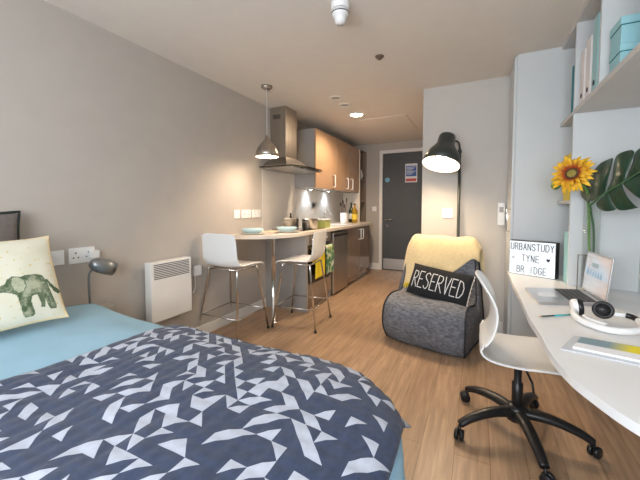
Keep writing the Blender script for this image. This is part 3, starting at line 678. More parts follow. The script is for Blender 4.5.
# ------------------------------------------------------------------ bar stools
def stool():
    """front faces +y, origin at floor under the seat centre"""
    t = thing('bar_stool', None, None, (0,0,0))
    Z = .655; prof = []
    pr_ = [(-.222,.31),(-.212,.22),(-.205,.12),(-.19,.045),(-.15,.008),(-.08,-.002),(0,0),(.12,.004),(.18,.0),(.20,-.012)]
    pts = spline([(0,a,b) for a,b in pr_], 4); n = 14; mb = MB()
    L = len(pts)
    for i, p in enumerate(pts):
        f = i/(L-1); hw = .205 if f > .35 else .205-.012*(1-f/.35)
        for j in range(n+1):
            q = -1+2*j/n
            cornr = 0
            dz = .018*abs(q)**2.5*(1 if f < .75 else .4); 
            yy = p.y+(.014*abs(q)**2 if f < .4 else 0); zz = p.z+(dz if .3 < f < .9 else 0)
            if i < 3: zz -= .02*abs(q)**8
            mb.v.append(V((q*hw, yy, Z+zz)))
    for i in range(L-1):
        for j in range(n): mb.f.append([i*(n+1)+j, (i+1)*(n+1)+j, (i+1)*(n+1)+j+1, i*(n+1)+j+1]); mb.sm.append(True); mb.mi.append(0)
    mb.build('seat_shell', 'shell', t, solid=.012, subsurf=1)
    r = .009; C_ = {}
    for sx in (-1, 1):
        for sy in (-1, 1):
            top = V((sx*.165, sy*.145-.01, Z-.025)); ft = V((sx*.235, sy*.23-.01, .012)); C_[sx, sy] = (top, ft)
            MB().tube([top+V((-sx*.012, 0, .008)), top, top+(ft-top)*.03, ft], r, 10).build('leg', 'chrome', t)
            MB().lathe([(.013,0),(.013,.014),(.010,.018)], ft-V((0,0,.012)), cap0=True, cap1=True, n=12).build('foot_cap', 'dark', t)
    mb = MB()
    for a, b in (((-1,-1),(1,-1)), ((-1,1),(1,1)), ((-1,-1),(-1,1)), ((1,-1),(1,1))): mb.tube([C_[a][0]+V((0,0,.004)), C_[b][0]+V((0,0,.004))], .007, 8)
    mb.build('seat_frame', 'chrome', t)
    for a, b in (((-1,-1),(1,-1)), ((-1,1),(1,1)), ((-1,-1),(-1,1)), ((1,-1),(1,1))):
        f_ = .68; MB().tube([C_[a][0].lerp(C_[a][1], f_), C_[b][0].lerp(C_[b][1], f_)], .006, 8).build('foot_rail', 'chrome', t)
    return t
s1 = stool(); s1['category'] = 'stool'; s2 = dup(s1)
s1['label'] = 'white bar stool with its back to the bed, nearer the heater'; s2['label'] = 'white bar stool side-on at the bar, nearer the oven'
s1.location = (-2.075, 2.35, 0); s1.rotation_euler = (0, 0, .02)
s2.location = (-1.63, 2.87, 0); s2.rotation_euler = (0, 0, PI/2+.12)
for s_ in (s1, s2): s_['group'] = 'bar stools at the breakfast bar'
# ------------------------------------------------------------------ lounge chair
t = thing('lounge_chair', 'grey woven bean bag lounge chair beside the floor lamp', 'chair', (0,0,0))
# local: front faces -y, x width; origin floor centre of front
W2 = .335
prof = [(.02,.01),(-.03,.10),(-.045,.20),(-.03,.30),(.02,.37),(.12,.405),(.24,.40),(.34,.395),(.395,.43),(.42,.52),(.44,.66),(.465,.80),(.50,.885),(.545,.905),(.585,.86),(.605,.70),(.615,.45),(.61,.2),(.59,.01)]
ring = spline([(0,a,b) for a,b in prof], 3); ring = ring
n = 24; rings = []
def bx(q, p):
    # p = profile point; widths vary: low fat, top narrower
    z = p.z; y = p.y
    w = W2*(1.0+.05*math.sin(min(1, z/.4)*PI)) if z < .42 else W2*(1.0-.12*((z-.42)/.5))
    return w
cy_, cz_ = .34, .30
for i in range(n+1):
    q = -1+2*i/n; k = 1-.12*abs(q)**5-.03*abs(q)**2
    R_ = []
    for p in ring:
        yy = cy_+(p.y-cy_)*k; zz = p.z if p.z < .05 else cz_+(p.z-cz_)*(k if p.z > cz_ else 1)
        nn = noise.noise(V((q*2, p.y*4, p.z*4)))*.016+noise.noise(V((q*6, p.y*9, p.z*9)))*.006
        sg = (V((0, yy, zz))-V((0, .34, .32))).normalized()
        R_.append(V((q*bx(q, p)*(1), yy, zz))+(sg*nn if zz > .05 else V()))
    rings.append(R_)
mb = MB().loft(rings, cap0=False, cap1=False)
# domed sides
for side, rg in ((0, rings[0]), (1, rings[-1])):
    sx = -1 if side == 0 else 1; c = V((sx*(W2), .33, .30)); loops = [rg]
    for f_ in (.85, .6, .35, .12):
        loops.append([V((p.x*(f_)+sx*W2*(1-f_), c.y+(p.y-c.y)*f_, max(.01, c.z+(p.z-c.z)*f_)))+V((sx*.045*math.cos(f_*PI/2), 0, 0)) for p in rg])
    mb.loft(loops, cap0=False, cap1=True)
body = mb.build('chair_body', 'bean', t)
for rg in (rings[0], rings[-1]):
    MB().tube([p+V(((.006 if p.x > 0 else -.006), 0, .002)) for p in rg]+[rg[0]], .008, 6).build('seam', 'beanseam', body)
t.location = (-.42, 2.74, 0); t.rotation_euler = (0, 0, -.24)
MC = Matrix.Translation((-.42, 2.74, 0)) @ Matrix.Rotation(-.24, 4, 'Z')
# blanket over the back
pp = [p for p in ring]; ia = max(range(len(pp)), key=lambda i: pp[i].z)
back = [p for p in pp if p.z > .43 and p.y < .545]; rear = [p for p in pp if p.y >= .545 and p.z > .40]
path = back+rear; 
mb = MB(); n = 26; cum = [0]
for i in range(1, len(path)): cum.append(cum[-1]+(path[i]-path[i-1]).length)
def alongp(s_):
    s_ = max(0, min(cum[-1]-1e-4, s_)); i = max(j for j in range(len(cum)) if cum[j] <= s_); i = min(i, len(path)-2)
    f_ = (s_-cum[i])/(cum[i+1]-cum[i]); p = path[i].lerp(path[i+1], f_); tg = (path[i+1]-path[i]).normalized()
    return p, V((0, -tg.z, tg.y))
m = 30; top_s = cum[min(range(len(path)), key=lambda i: -path[i].z)]
for i in range(n+1):
    q = -1+2*i/n
    low = .02+.36*max(0, (q+.35)/1.35)**1.3          # hem rises towards the chair's right side
    s0 = low; s1_ = top_s+.26
    for j in range(m+1):
        s_ = s0+(s1_-s0)*j/m; p, nr = alongp(s_); k = 1-.05*abs(q)**4
        w = W2*1.05*(1.0-.10*((p.z-.42)/.5))
        d_ = .016+.008*noise.noise(V((q*3, s_*6, 2)))+.006*math.sin(q*9+s_*4)
        pt = V((q*w*1.06, .34+(p.y-.34), p.z))+nr*(-d_ if nr.dot(V((0, p.y-.56, p.z-.6))) < 0 else d_)
        ov = max(0, abs(q)-.86); pt.z -= ov*.55+.10*max(0, abs(q)-.7)**1.5; 
        mb.v.append(pt)
mb.f = [[i*(m+1)+j, (i+1)*(m+1)+j, (i+1)*(m+1)+j+1, i*(m+1)+j+1] for i in range(n) for j in range(m)]; mb.sm = [True]*len(mb.f); mb.mi = [0]*len(mb.f)
mb.xf(MC)
t = thing('blanket', 'pale yellow knitted blanket draped over the back of the grey lounge chair', 'blanket', (-.5, 3.2, .45))
mb.build('blanket_cloth', 'cream', t, solid=.014, subsurf=1)
hem = [mb.v[i*(m+1)] for i in range(n+1)]
tm = MB(); rr = random.Random(3)
for i in range(0, 12):
    for k in range(3):
        p = hem[i].lerp(hem[i+1], k/3)+MC.to_3x3() @ V((0,-.006,0)); tm.tube([p+V((0,0,.012)), p+V((rr.uniform(-.004,.004), -.004, -.02)), p+V((rr.uniform(-.006,.006), -.008, -.045))], .0028, 5)
fr = tm.build('fringe', 'yellowcloth', t)
# RESERVED cushion
GL = {'R': [[(0,0),(0,1),(.45,.95),(.55,.75),(.4,.55),(0,.5)],[(.15,.5),(.6,0)]], 'E': [[(.55,1),(0,1),(0,0),(.55,0)],[(0,.52),(.45,.52)]],
      'S': [[(.55,.88),(.35,1),(.08,.92),(.03,.72),(.25,.55),(.5,.42),(.55,.2),(.35,0),(.1,.03),(0,.15)]], 'V': [[(0,1),(.3,0),(.6,1)]],
      'D': [[(0,0),(0,1),(.35,.92),(.58,.6),(.55,.3),(.3,.04),(0,0)]]}
segs = []; xx = -.84
for k, ch_ in enumerate('RESERVED'):
    for st in GL[ch_]:
        for a, b in zip(st[:-1], st[1:]):
            segs.append((xx+a[0]*.165/.6, -.52+a[1]*1.04, xx+b[0]*.165/.6, -.52+b[1]*1.04))
    xx += .216
CW, CH = .54, .285
def rescol(a, b, side):
    if side > 0:
        X, Y = a*CW/2, b*CH/2
        if abs(b) < .62 and abs(a) < .95:
            for s_ in segs:
                if abs(a-(s_[0]+s_[2])/2) < .12 and sdist(X, Y, s_[0]*CW/2, s_[1]*CH/2, s_[2]*CW/2, s_[3]*CH/2) < .0032: return (.75,.75,.74)
    return (.012,.013,.015)
RC = MC @ V((.070, .232, .520)); RN = MC.to_3x3() @ V((0, -.90, .45))
t = thing('cushion', 'black oblong cushion lettered RESERVED propped on the grey lounge chair', 'cushion', RC-V((0,0,.1)))
place(cushion(CW, CH, .11, 320, 160, rescol, .03), RC, RN, -.11).build('cushion_cover', 'printed', t)
mb = MB(); rp = rim(CW, CH, .03, 24)[24:49]; mb.tube(rp, .004, 6)
for k in range(0, 24, 3): mb.sphere(rp[k]+V((.004,0,.002)), .0065, 8)
place(mb, RC, RN, -.11).build('trim', 'tassel', t)
# ------------------------------------------------------------------ floor lamp
LX, LY = -.17, 3.385
t = thing('floor_lamp', 'dark grey floor lamp with a big bell shade behind the lounge chair', 'lamp', (LX, LY, 0))
MB().lathe([(.001,0),(.06,0),(.06,.015),(.05,.022),(.02,.028)], (LX,LY,0), cap1=True).build('lamp_base', 'shade', t)
MB().tube([(LX,LY,.02),(LX,LY,1.76)], .014, 12).build('pole', 'shade', t)
ax = V((-.17, -.36, -1)).normalized(); oc = V((-.315, 3.12, 1.585)); tp = oc-ax*.30
sh = MB().lathe([(.001,0),(.068,.004),(.074,.02),(.078,.09),(.088,.115),(.130,.175),(.158,.235),(.166,.30),(.163,.30),(.154,.235),(.126,.177),(.082,.118),(.001,.11)], tp, ax, n=44).build('lamp_shade', 'shade', t)
MB().lathe([(.1625,.298),(.1535,.237),(.125,.18),(.082,.122),(.001,.114)], tp, ax, n=44).build('shade_lining', 'inner', sh)
MB().tube(spline([(LX, LY, 1.70), (LX-.005, LY-.03, 1.80), (LX-.03, LY-.09, 1.82), tp+V((.03, .07, -.05))], 6), .009, 8).build('arm', 'shade', t)
MB().lathe([(.02,-.012),(.02,.012)], (LX, LY, 1.73), (0,1,0), cap0=True, cap1=True, n=14).build('swivel_knob', 'black', t)
MB().sphere(oc-ax*.09, .05, 18).build('bulb', 'bulb', t)
# ------------------------------------------------------------------ wardrobe and shelving
t = thing('wardrobe', 'tall pale wardrobe beside the desk shelving', 'wardrobe', (.56, 3.22, 0))
box('wardrobe_body', 'wardrobe', (.256, 3.0, 0), (XR-.001, YP-.001, H-.002), t)
wd = box('door', 'wardrobe', (.236, 3.003, .06), (.255, YP-.02, H-.012), t, .002)
MB().tube([(.236, 3.05, 1.0), (.215, 3.05, 1.0), (.215, 3.05, 1.18), (.236, 3.05, 1.18)], .006, 8).build('handle', 'chrome', wd)
SX = .54
t = thing('shelf_unit', 'tall open shelf column between the wardrobe and the desk wall', 'shelf', (.71, 2.8, .68))
box('side_panel', 'wardrobe', (SX, 2.60, .681), (XR-.001, 2.622, H-.03), t)
box('back_panel', 'wardrobe', (XR-.015, 2.622, .681), (XR-.001, 2.998, H-.03), t)
for z in (1.222, 1.80): box('shelf_board', 'shelf', (SX+.001, 2.622, z), (XR-.015, 2.998, z+.022), t)
t = thing('wall_shelf', 'long deep wall shelf running above the desk up to the ceiling', 'shelf', (.71, 1.2, 1.80))
YS = -.2
box('shelf_board', 'shelf', (SX, YS, 1.80), (XR-.001, 2.599, 1.828), t)
box('top_board', 'shelf', (SX, YS, H-.029), (XR-.001, 2.998, H-.001), t)
box('divider', 'wardrobe', (SX+.002, 2.13, 1.828), (XR-.001, 2.152, H-.029), t)
box('divider', 'wardrobe', (SX+.002, .9, 1.828), (XR-.001, .922, H-.029), t)
box('divider', 'wardrobe', (SX+.002, YS, 1.828), (XR-.001, YS+.02, H-.029), t)
ZS = 1.8285
def binder(y0, y1, h, mt, label, x0=.56, z=ZS, depth=.27, grp='files on the wall shelf'):
    t = thing('box_file', label, 'file', (x0+depth/2, (y0+y1)/2, z), grp)
    b_ = box('file_body', mt, (x0, y0, z), (x0+depth, y1, z+h), t, .003)
    c = (y0+y1)/2
    MB().lathe([(.001,0),(.014,0),(.014,-.002)], (x0-.0005, c, z+.06), (1,0,0), cap0=True, n=16).build('finger_hole', 'vent', t)
binder(2.49, 2.575, .335, 'pinkwhite', 'blush-white box file on the wall shelf, farthest from the camera')
binder(2.37, 2.455, .355, 'pinkwhite', 'blush-white box file in front of its twin, next to the teal one')
binder(2.25, 2.335, .42, 'teal2', 'tall pale teal box file nearest the shelf divider')
o = box('notebook', 'tealdark', (.543, 2.665, 1.8225), (.80, 2.695, 2.13), bevel=.002); tag(o, 'thin deep teal notebook upright in the upper shelf column', 'notebook')
t = thing('storage_box', 'turquoise lidded box, bottom of the two stacked on the wall shelf', 'box', (.70, 1.93, ZS), 'turquoise boxes on the wall shelf')
def lidbox(y0, y1, x0, x1, z, h, lab):
    t = thing('storage_box', lab, 'box', ((x0+x1)/2, (y0+y1)/2, z), 'turquoise boxes on the wall shelf')
    box('box_body', 'teal', (x0+.003, y0+.003, z), (x1-.003, y1-.003, z+h*.68), t, .003)
    box('lid', 'teal', (x0, y0, z+h*.70), (x1, y1, z+h), t, .003)
    box('band', 'tealdark', (x0+.001, y0+.001, z+h*.68), (x1-.001, y1-.001, z+h*.70), t)
bpy.data.objects.remove(t)
lidbox(1.93, 2.07, .56, .655, ZS, .11, 'turquoise lidded box, bottom of the two stacked on the wall shelf')
lidbox(1.93, 2.07, .56, .655, ZS+.1105, .12, 'turquoise lidded box, upper one of the two stacked on the wall shelf')
binder(1.60, 1.70, .33, 'teal', 'large turquoise box file on the wall shelf at the right picture edge', .57)
binder(1.71, 1.80, .30, 'teal', 'turquoise box file between the stacked boxes and the picture edge', .60)
t = thing('box_file', 'yellow box file standing behind the sunflower in the shelf column', 'file', (.68, 2.72, 1.2445))
box('file_body', 'yellow', (.546, 2.69, 1.2445), (.80, 2.84, 1.56), t, .003)
MB().lathe([(.001,0),(.016,0),(.016,-.002)], (.5455, 2.76, 1.36), (1,0,0), cap0=True, n=16).build('finger_hole', 'vent', t)
o = box('box_file', 'teal', (.546, 2.66, .6815), (.80, 2.77, 1.03), bevel=.003); tag(o, 'turquoise box file on the desk behind the letter board', 'file')
# ------------------------------------------------------------------ desk
ed = spline([(.222,2.995,0),(.225,2.75,0),(.222,2.48,0),(.226,2.20,0),(.226,1.95,0),(.226,1.75,0),(.238,1.55,0),(.242,1.36,0),(.262,1.22,0),(.292,1.13,0),(.345,1.02,0),(.42,.93,0),(.50,.86,0),(.56,.76,0),(.58,.6,0),(.58,.2,0),(.58,-.3,0)], 5)
poly = [(p.x, p.y) for p in ed]+[(XR-.001, -.3), (XR-.001, 2.995)]
t = thing('desk', 'white wave-edged desk running along the right wall', 'desk', (.6, 1.4, 0))
MB().prism(poly, .652, .680).build('desktop', 'white', t, .004)
box('support_panel', 'wardrobe', (.262, 2.955, 0), (XR-.01, 2.985, .651), t)
box('support_panel', 'wardrobe', (.62, .70, 0), (XR-.01, .73, .651), t)
ZD = .6805
# letter light box
t = thing('letter_board', 'white light box sign spelling URBANSTUDY TYNE BRIDGE', 'sign', (.37, 2.84, ZD))
LB0, LB1 = V((.228, 2.915)), V((.505, 2.775)); ln = (LB1-LB0); Lw = ln.length; an = math.atan2(ln.y, ln.x)
LM = Matrix.Translation((LB0.x, LB0.y, ZD)) @ Matrix.Rotation(an, 4, 'Z')
HB = .262
MB().box((0, 0, 0), (Lw, .068, HB)).xf(LM).build('case', 'black', t, .002)
MB().box((.004, -.003, .004), (Lw-.004, -.0002, HB-.004)).xf(LM).build('face_panel', 'lightface', t)
mb = MB()
for z in (HB*.345, HB*.655): mb.box((.004, -.0055, z-.0012), (Lw-.004, -.003, z+.0012))
mb.xf(LM).build('letter_rail', 'sleeve', t)
SG = {'U': [[(0,1),(0,.25),(.2,0),(.8,0),(1,.25),(1,1)]], 'R': [[(0,0),(0,1),(.75,1),(1,.8),(.8,.55),(0,.52)],[(.5,.53),(1,0)]],
      'B': [[(0,0),(0,1),(.75,1),(.95,.78),(.75,.54),(0,.54)],[(.7,.54),(1,.3),(.8,0),(0,0)]], 'A': [[(0,0),(.5,1),(1,0)],[(.2,.35),(.8,.35)]],
      'N': [[(0,0),(0,1),(1,0),(1,1)]], 'S': [[(1,.82),(.75,1),(.25,1),(0,.78),(.2,.56),(.8,.46),(1,.22),(.75,0),(.25,0),(0,.18)]],
      'T': [[(0,1),(1,1)],[(.5,1),(.5,0)]], 'D': [[(0,0),(0,1),(.6,1),(1,.7),(1,.3),(.6,0),(0,0)]], 'Y': [[(0,1),(.5,.5),(1,1)],[(.5,.5),(.5,0)]],
      'E': [[(1,1),(0,1),(0,0),(1,0)],[(0,.52),(.8,.52)]], 'I': [[(.5,0),(.5,1)]], 'G': [[(1,.8),(.75,1),(.25,1),(0,.7),(0,.3),(.25,0),(.75,0),(1,.25),(1,.48),(.55,.48)]]}
rows = (('URBANSTUDY', HB*.83, .010, .0292), ('TYNE', HB*.5, .088, .0310), ('BR IDGE', HB*.17, .055, .0292))
for row, z_, xs_, st_ in rows:
    for k, ch_ in enumerate(row):
        if ch_ == ' ': continue
        mb = MB(); lw_, lh_ = .0195, .050
        for st in SG[ch_]:
            pl_ = [V(((a-.5)*lw_+xs_+st_*(k+.5), -.0056, (b-.5)*lh_+z_)) for a, b in st]
            for p_, q_ in zip(pl_[:-1], pl_[1:]): e_ = (q_-p_).normalized()*.0012; mb.tube([p_-e_, q_+e_], .0023, 6)
        mb.xf(LM).build('letter', 'black', t)
pts = []
for q in range(28):
    a = 2*PI*q/28; pts.append(V((Lw-.045+.0012*16*math.sin(a)**3*.62, -.0062, HB*.5+.0012*(13*math.cos(a)-5*math.cos(2*a)-2*math.cos(3*a)-math.cos(4*a))*.75)))
MB().add(pts, [list(range(28))]).xf(LM).build('heart_symbol', 'black', t)
mb = MB()
for k in range(8):
    a = k*PI/4; mb.box((.032-.010, -.0055, HB*.5-.0012), (.032+.010, -.0045, HB*.5+.0012), rot=Matrix.Rotation(a/2, 3, 'Y'), piv=(.032, -.005, HB*.5))
mb.xf(LM).build('snowflake_tile', 'sleeve', t)
# laptop
t = thing('laptop', 'open silver laptop on the desk in front of the letter board', 'laptop', (.45, 2.3, ZD))
A_ = V((.275, 2.36)); B_ = V((.300, 2.03)); D_ = V((.583, 2.465)) ; C_2 = V((.610, 2.145))
def quadp(u, v): return A_.lerp(B_, v).lerp(D_.lerp(C_2, v), u)    # u 0 front..1 hinge, v 0 far..1 near
cr = [quadp(0,0), quadp(0,1), quadp(1,1), quadp(1,0)]
MB().prism([(p.x, p.y) for p in cr], ZD, ZD+.014).build('base', 'alu', t, .003)
mb = MB(); ks = []
for r_ in range(5):
    for c_ in range(13):
        u = .50+.42*r_/5; v = .07+.86*c_/13; p = [quadp(u,v), quadp(u,v+.055), quadp(u+.07,v+.055), quadp(u+.07,v)]
        mb.prism([(q.x,q.y) for q in p], ZD+.0142, ZD+.0165)
mb.build('keyboard', 'keys', t)
p = [quadp(.10,.36), quadp(.10,.66), quadp(.40,.66), quadp(.40,.36)]; MB().prism([(q.x,q.y) for q in p], ZD+.0142, ZD+.0148).build('trackpad', 'sleeve', t)
H0, H1 = D_, C_2; hd = (H1-H0).normalized(); nrm = V((-hd.y, hd.x, 0)); nrm = nrm if nrm.x < 0 else -nrm     # screen faces -x
lean = .10; SH = .235; upv = (V((0,0,1))*math.cos(lean)-nrm*math.sin(lean)).normalized()
fn = upv.cross(V((hd.x, hd.y, 0))).normalized(); fn = fn if fn.x < 0 else -fn
O3 = V((H0.x, H0.y, ZD+.018))
def scr(a, b, d_): return O3+V((hd.x, hd.y, 0))*a+upv*b+fn*d_
WL = (H1-H0).length
MB().add([scr(*q) for q in [(0,0,0),(WL,0,0),(WL,SH,0),(0,SH,0),(0,0,-.007),(WL,0,-.007),(WL,SH,-.007),(0,SH,-.007)]], [(0,1,2,3),(7,6,5,4),(0,4,5,1),(1,5,6,2),(2,6,7,3),(3,7,4,0)]).build('lid', 'alu', t, .002)
mb = MB(); nx, ny = 64, 44; cols = []
for i in range(nx+1):
    for j in range(ny+1):
        a, b = i/nx, j/ny; mb.v.append(scr(.010+(WL-.020)*a, .010+(SH-.020)*b, .0006))
        n_ = noise.noise(V((a*2, b*2, 0)))
        c = V((.62,.74,.84)).lerp(V((.82,.66,.58)), max(0, min(1, (b-.55)*2+(a-.4)+n_*.8)))
        if b < .42: c = V((.72,.72,.72)).lerp(V((.80,.64,.56)), max(0, min(1, a*1.3-b-.2)))
        if .42 < b < .6 and (a*9 % 1) < .72 and (b*14 % 1) < .75 and .05 < a < .75: c = V((.25,.40,.52))
        if .68 < b < .78 and .25 < a < .55: c = V((.35,.45,.42))
        cols.append(tuple(c))
mb.f = [[i*(ny+1)+j, (i+1)*(ny+1)+j, (i+1)*(ny+1)+j+1, i*(ny+1)+j+1] for i in range(nx) for j in range(ny)]; mb.sm = [False]*len(mb.f); mb.mi = [0]*len(mb.f); mb.col = cols
ms = mat('laptop_display', (.5,.5,.5), .15, attr=True)
nt = ms.node_tree; at_ = [n for n in nt.nodes if n.type == 'ATTRIBUTE'][0]; bs = nt.nodes['Principled BSDF']
nt.links.new(at_.outputs['Color'], bs.inputs['Emission Color']); bs.inputs['Emission Strength'].default_value = .30
for l in list(bs.inputs['Base Color'].links): nt.links.remove(l)
bs.inputs['Base Color'].default_value = (.02,.02,.02,1); M['display'] = ms
mb.build('display', 'display', t)
# thin frame behind the laptop
t = thing('photo_frame', 'thin bronze-edged clear frame standing behind the laptop screen', 'frame', (.60, 2.49, ZD))
MB().box((.567, 2.489, ZD+.006), (.66, 2.492, ZD+.22)).build('glass_pane', 'glass', t)
MB().box((.563, 2.487, ZD), (.567, 2.494, ZD+.224)).box((.66, 2.487, ZD), (.664, 2.494, ZD+.224)).box((.567, 2.487, ZD), (.66, 2.494, ZD+.005)).box((.567, 2.487, ZD+.22), (.66, 2.494, ZD+.224)).build('edge_frame', 'brownpl', t)
# pencil
t = thing('pencil', 'pencil with dark and cyan lacquer lying in front of the laptop', 'pencil', (.33, 1.82, ZD))
a0, a1 = V((.262, 1.785, ZD+.004)), V((.405, 1.885, ZD+.004)); 
MB().tube([a0.lerp(a1,.12), a0.lerp(a1,.5)], .0038, 6).build('dark_barrel', 'navyp', t)
MB().tube([a0.lerp(a1,.5), a1], .0038, 6).build('cyan_barrel', 'cyan', t)
MB().tube([a0.lerp(a1,.02), a0.lerp(a1,.12)], .0038, 6, radii=[.0012,.0037]).build('sharpened_tip', 'woodtip', t)
# magazine on a grey sleeve
def flatquad(pts, z0, z1): return MB().prism(pts, z0, z1)
o = flatquad([(.280,1.415),(.355,1.585),(.80,1.53),(.73,1.33)][::1], ZD, ZD+.004).build('document_sleeve', 'sleeve', None, .001); tag(o, 'translucent grey plastic document sleeve flat on the desk', 'document sleeve')
t = thing('notebook', 'notebook with a blue-grey to yellow cover lying on the grey sleeve', 'notebook', (.5, 1.46, ZD+.004))
q0 = [(.320,1.435),(.372,1.555),(.76,1.50),(.70,1.36)]
flatquad(q0, ZD+.0042, ZD+.012).build('pages', 'paper', t)
mb = MB(); nx, ny = 60, 16; cols = []
P_ = [V((*p, 0)) for p in q0]
for i in range(nx+1):
    for j in range(ny+1):
        a, b = i/nx, j/ny; lo = P_[0].lerp(P_[3], a); hi = P_[1].lerp(P_[2], a); p = lo.lerp(hi, b); mb.v.append(V((p.x, p.y, ZD+.0125)))
        f_ = max(0, min(1, (a-.22)/.16)); c = V((.22,.32,.37)).lerp(V((.80,.68,.03)), f_)
        if b < .38: c = V((.82,.83,.86))
        cols.append(tuple(c))
mb.f = [[i*(ny+1)+j, (i+1)*(ny+1)+j, (i+1)*(ny+1)+j+1, i*(ny+1)+j+1] for i in range(nx) for j in range(ny)]; mb.sm = [False]*len(mb.f); mb.mi = [0]*len(mb.f); mb.col = cols
mb.build('cover', 'printed', t)
# headphones
t = thing('headphones', 'white over-ear headphones with black ear pads lying on the desk', 'headphones', (.53, 1.85, ZD))
hb = MB().tube(spline([(.425,1.90,ZD+.035),(.408,1.82,ZD+.024),(.428,1.74,ZD+.018),(.485,1.685,ZD+.016),(.555,1.69,ZD+.017),(.615,1.745,ZD+.020),(.632,1.82,ZD+.026),(.63,1.87,ZD+.03)], 8), .013, 12, flat=1.1).build('headband', 'plastic', t)
MB().tube(spline([(.438,1.80,ZD+.03),(.447,1.76,ZD+.028),(.492,1.715,ZD+.026)], 6), .008, 8).build('band_padding', 'plastic', t)
def cup(c, nr, name_lab):
    nr = V(nr).normalized()
    MB().lathe([(.001,-.022),(.03,-.020),(.036,-.010),(.037,.004)], c, nr, n=28).build('ear_cup', 'plastic', t)
    MB().lathe([(.037,.004),(.040,.012),(.037,.024),(.028,.026),(.024,.016),(.001,.014)], c, nr, n=28).build('ear_pad', 'black', t)
cup(V((.432, 1.905, ZD+.041)), (1, -.05, .1), '')
cup(V((.525, 1.875, ZD+.047)), (-.35, -.95, .28), '')
MB().box((.550, 1.86, ZD+.028), (.61, 1.872, ZD+.045)).build('slider', 'plastic', t, .003)
MB().tube(spline([(.60,1.862,ZD+.038),(.622,1.85,ZD+.034),(.64,1.82,ZD+.026)], 5), .012, 10).build('hinge_cover', 'black', t)
# ------------------------------------------------------------------ vase, sunflower and leaf
VX, VY = .640, 2.548
t = thing('glass_vase', 'tall clear glass cylinder vase behind the laptop', 'vase', (VX, VY, ZD))
MB().lathe([(.001,0),(.040,0),(.042,.004),(.044,.57),(.041,.57),(.039,.018),(.001,.016)], (VX,VY,ZD), n=32).build('glass_body', 'glass', t)
t = thing('sunflower', 'yellow sunflower standing in the tall glass vase', 'flower', (VX-.012, VY, ZD+.03))
FC = V((.497, 2.36, 1.392)); FN = V((-.50, -.82, .22)).normalized()
MB().tube(spline([(VX+.01, VY+.01, ZD+.03), (VX-.01, VY+.0, ZD+.3), (VX-.022, VY-.02, ZD+.5), (VX-.045, VY-.06, 1.30), FC-FN*.05+V((.02,.02,-.03)), FC-FN*.012], 6), .007, 8).build('stem', 'stem', t)
RM = look_rot(FN).to_4x4(); FM = Matrix.Translation(FC) @ RM
rp_ = random.Random(5); mb = MB(); cols = []
for ly, (cnt, ln_, wd_, lift) in enumerate(((19, .090, .0135, -.008), (17, .075, .012, .006), (15, .055, .010, .014))):
    for k in range(cnt):
        a = 2*PI*(k+.5*ly)/cnt+rp_.uniform(-.08,.08); L_ = ln_*rp_.uniform(.85,1.08); cv_ = rp_.uniform(-.035,.04); n0 = len(mb.v); sgm = 8
        for i in range(sgm+1):
            f_ = i/sgm; r0 = .028+L_*f_; w_ = wd_*math.sin(PI*min(1, .12+f_*.88))**.7*(1 if f_ < 1 else 0)
            for j in (-1, 0, 1):
                z = lift+.025*math.sin(f_*PI*.9)+cv_*f_*f_-(0.004 if j == 0 else 0)
                x = math.cos(a)*r0-math.sin(a)*w_*j; y = math.sin(a)*r0+math.cos(a)*w_*j; mb.v.append(FM @ V((x, y, z)))
                g = max(0, min(1, f_*2.0-.45)); cols.append((.40+.48*g, .05+.45*g, .010+.01*g))
        for i in range(sgm):
            for j in range(2):
                mb.f.append([n0+i*3+j, n0+i*3+j+1, n0+(i+1)*3+j+1, n0+(i+1)*3+j]); mb.sm.append(True); mb.mi.append(0)
mb.col = cols; mb.build('petals', 'petal', t, solid=.0015)
MB().lathe([(.001,.022),(.018,.026),(.024,.022)], FC, FN, n=20).build('disc_centre', 'seedc', t)
MB().lathe([(.018,.022),(.030,.024),(.043,.016),(.046,.004),(.03,-.012),(.008,-.02)], FC, FN, n=28, cap1=True).build('seed_disc', 'seed', t)
mb = MB()
for k in range(8):
    a = 2*PI*k/8+.2; w_ = .022; n0 = len(mb.v)
    mb.add([FM @ V((math.cos(a+d_)*r_, math.sin(a+d_)*r_, z)) for r_, d_, z in ((.012,-.5,-.014),(.012,.5,-.014),(.06,.28,-.012),(.10,0,-.02),(.06,-.28,-.012))], [(0,1,2,3,4)], True)
mb.build('sepals', 'stem', t, solid=.001)
mb = MB(); q0_ = FC+V((-.10, .03, -.06))
for i in range(7):
    f_ = i/6; w_ = .035*math.sin(PI*min(1,.1+f_*.9)); c = q0_+V((.07*f_, .01*f_, .02*f_))
    mb.v += [c+V((0, -w_*.4, w_)), c, c-V((0, -w_*.4, w_))]
mb.f = [[i*3+j, i*3+j+1, (i+1)*3+j+1, (i+1)*3+j] for i in range(6) for j in (0, 1)]; mb.sm = [True]*12; mb.mi = [0]*12
mb.build('leaf', 'stem', t, solid=.001)
